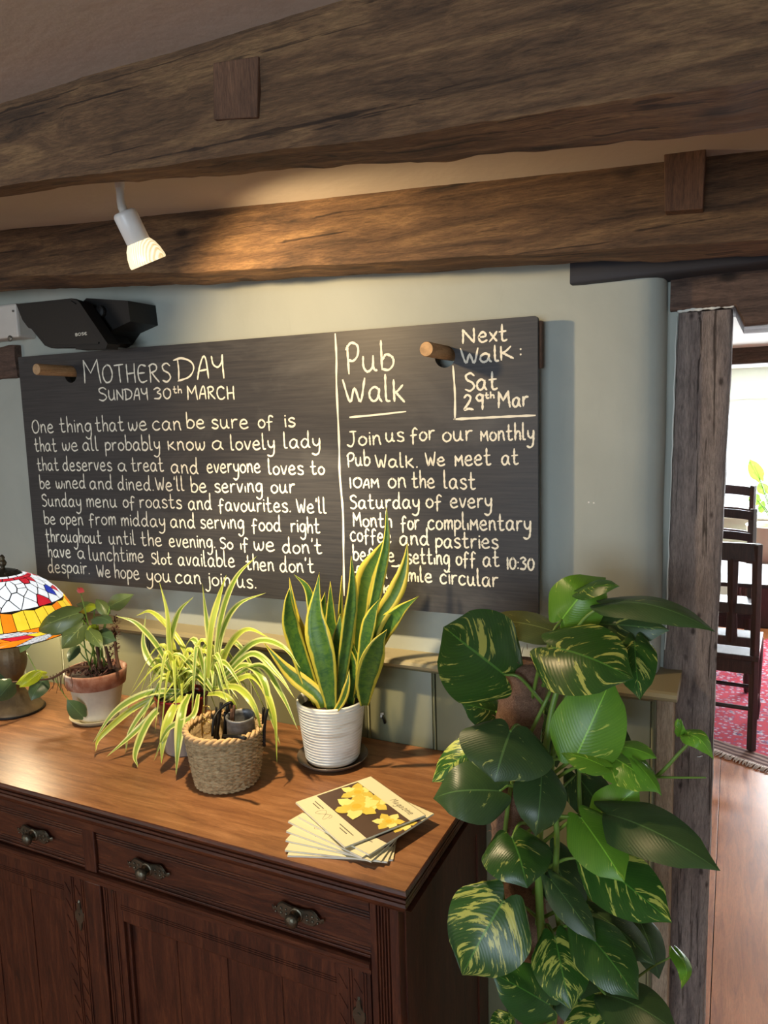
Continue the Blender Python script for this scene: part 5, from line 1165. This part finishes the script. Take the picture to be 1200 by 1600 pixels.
PL=[ # base, tip, width, mat, yb, yt, a, b, opts
((878,968),(938,898),92,'pothos_light',1.14,1.16,-.2,.1,dict(fold=.35,arch=.12,tipcurl=.9)),
((905,925),(968,916),40,'pothos',1.13,1.10,.1,.9,dict(fold=.3,arch=.1)),
((788,1054),(683,975),156,'pothos_var',1.10,1.02,-.15,.25,dict(fold=.16,arch=.06,back=.22,tipcurl=-.25)),
((868,988),(748,972),62,'pothos_brown',1.18,1.16,0,1.1,dict(fold=.2,arch=.10)),
((862,1012),(990,1061),140,'pothos_var',1.08,1.03,.1,.55,dict(fold=.22,arch=.10,back=.22)),
((942,945),(1119,988),66,'pothos_dark',1.12,1.04,.25,1.2,dict(fold=.28,arch=.12,back=.1)),
((930,975),(1046,985),62,'pothos_dark',1.16,1.14,.2,.2,dict(fold=.3,arch=.08)),
((992,1002),(1000,1094),64,'pothos_var',1.12,1.05,-.2,.5,dict(fold=.25,arch=.12)),
((898,1187),(956,1058),114,'pothos_light',1.06,1.10,.15,.25,dict(fold=.18,arch=.06,back=.1)),
((797,1144),(773,1222),152,'pothos_dark',1.04,.985,0,.55,dict(fold=.22,arch=.14,back=.22)),
((775,1112),(722,1100),60,'pothos_var',1.16,1.12,-.1,.2,dict(fold=.2,arch=.06)),
((758,1160),(675,1222),62,'pothos',1.10,1.06,-.3,.4,dict(fold=.25,arch=.10)),
((780,1236),(676,1242),98,'pothos_dark',1.06,1.02,-.2,.35,dict(fold=.2,arch=.14,tipcurl=.35)),
((965,1168),(1027,1185),38,'pothos_light',1.12,1.08,.2,.5,dict(fold=.3,arch=.12)),
((948,1180),(1028,1238),70,'pothos_light',1.10,1.05,.3,.4,dict(fold=.35,arch=.12)),
((992,1190),(1034,1244),24,'pothos_light',1.07,1.04,.3,.4,dict(fold=.3,arch=.1)),
((945,1198),(876,1176),44,'pothos_light',1.06,1.06,0,.9,dict(fold=.2,arch=.1)),
((846,1210),(838,1304),84,'pothos_dark',1.06,1.0,.1,.2,dict(fold=.3,arch=.16,tipcurl=.2)),
((800,1310),(824,1388),112,'pothos_var',1.03,.98,.1,.7,dict(fold=.35,arch=.18,back=.24)),
((908,1278),(976,1379),88,'pothos_light',1.08,1.02,.05,.2,dict(fold=.4,arch=.10)),
((946,1272),(1126,1361),98,'pothos_dark',1.10,1.00,.2,.5,dict(fold=.22,arch=.10)),
((926,1342),(1050,1442),104,'pothos',1.10,1.03,.1,.25,dict(fold=.2,arch=.06)),
((935,1282),(1000,1226),66,'pothos_light',1.14,1.14,.3,.2,dict(fold=.3,arch=.1)),
((786,1408),(722,1524),138,'pothos_var',1.02,.97,-.1,.12,dict(fold=.10,arch=.08,back=.18)),
((868,1468),(892,1578),92,'pothos',1.04,.98,-.1,.3,dict(fold=.3,arch=.12,back=.2)),
((858,1570),(768,1520),82,'pothos',1.05,1.02,-.1,.3,dict(fold=.2,arch=.08)),
((862,1376),(932,1472),52,'pothos_dark',1.06,1.02,.1,.2,dict(fold=.35,arch=.08)),
((910,1450),(998,1562),92,'pothos_var',1.04,.99,.1,.35,dict(fold=.25,arch=.12)),
((928,1425),(1024,1508),62,'pothos_dark',1.10,1.06,.3,.7,dict(fold=.3,arch=.10)),
((985,1578),(878,1604),66,'pothos_var',1.02,.98,0,.8,dict(fold=.2,arch=.10)),
((948,1556),(1062,1616),86,'pothos_dark',1.02,.96,.1,.8,dict(fold=.2,arch=.12)),
((1054,1486),(1072,1542),30,'pothos_light',1.10,1.07,.6,.2,dict(fold=.35,arch=.32,tipcurl=.5)),
((1071,1149),(1114,1178),34,'pothos_light',1.10,1.08,.1,.5,dict(fold=.3,arch=.42,tipcurl=.6)),
((795,1592),(766,1612),40,'pothos',1.02,1.0,-.1,.5,dict(fold=.2)),
((930,1130),(985,1205),70,'pothos_dark',1.20,1.18,.2,.2,dict(fold=.25)),
((860,1330),(905,1440),80,'pothos_dark',1.18,1.14,.1,.2,dict(fold=.25)),
((900,1400),(985,1480),84,'pothos',1.17,1.12,.2,.3,dict(fold=.25)),
((880,1520),(940,1620),84,'pothos_dark',1.12,1.08,.1,.3,dict(fold=.25)),
((900,1210),(960,1300),72,'pothos_dark',1.20,1.16,.2,.3,dict(fold=.25)),
((1000,1440),(1030,1530),56,'pothos_dark',1.16,1.12,.4,.3,dict(fold=.25)),
((850,1110),(870,1200),60,'pothos_dark',1.22,1.20,.2,.3,dict(fold=.25))]
random.seed(14)
qp=[(p,V(p)) for p in q]
for i,(b_,t_,w_,mt,yb,yt,a,b,kw) in enumerate(PL):
    o,B=pxleaf(po,mt,b_,t_,w_,yb,yt,a=a,b=b,nu=12,nv=18,**kw)
    # petiole from the main stem
    if i in (1,15,31,32): continue
    zt_=B.z-random.uniform(.03,.12); near_=min(q[2:],key=lambda p:abs(p.z-max(zt_,.3))); s0=near_+V((.03+random.uniform(-.01,.02),-.025,0))
    if b_[0]>930: s0=near_+V((.055,-.01,0))
    mid=s0.lerp(B,.55)+V((0,-.01,.02)); m=MB(); m.tube(cr([s0,mid,B],6),[.0032*(1-.35*j/12) for j in range(13)],8); m.build('petiole',M['stem'],po,True)
for pl,r in (([(905,1600,-.06),(885,1500,-.06),(868,1400,-.05),(870,1300,-.05),(862,1200,-.05),(880,1100,-.04),(905,1070,-.03)],.006),([(860,1600,-.08),(845,1450,-.07),(842,1330,-.07),(850,1200,-.06),(862,1110,-.05),(880,1050,-.04)],.0075),([(800,1600,-.06),(797,1480,-.06),(783,1380,-.05),(790,1290,-.05),(806,1200,-.05),(860,1080,-.05)],.005),([(960,1600,-.02),(930,1450,-.02),(912,1330,0),(905,1200,0),(925,1130,0)],.005)):
    cst('stem',po,'stem',pl,r,YP0,10)
cst('stem',po,'stem',[(985,1200,-.05),(1015,1215,-.05),(1032,1208,-.05),(1060,1178,-.05),(1076,1160,-.05),(1072,1148,-.05)],.0035,YP0,8)
cst('stem',po,'stem',[(1020,1214,-.05),(1060,1215,-.06),(1103,1215,-.07)],.0022,YP0,8)
cst('stem',po,'stem',[(985,1535,-.05),(1020,1510,-.05),(1045,1497,-.05),(1054,1487,-.05)],.0020,YP0,8)
for s_ in(-1,1): pxleaf(po,'pothos_light',(1062,1147),(1061+s_*2,1122),18,1.10,1.10,a=s_*.9,b=.2,fold=.8,arch=.2)
SC.render.film_transparent=False
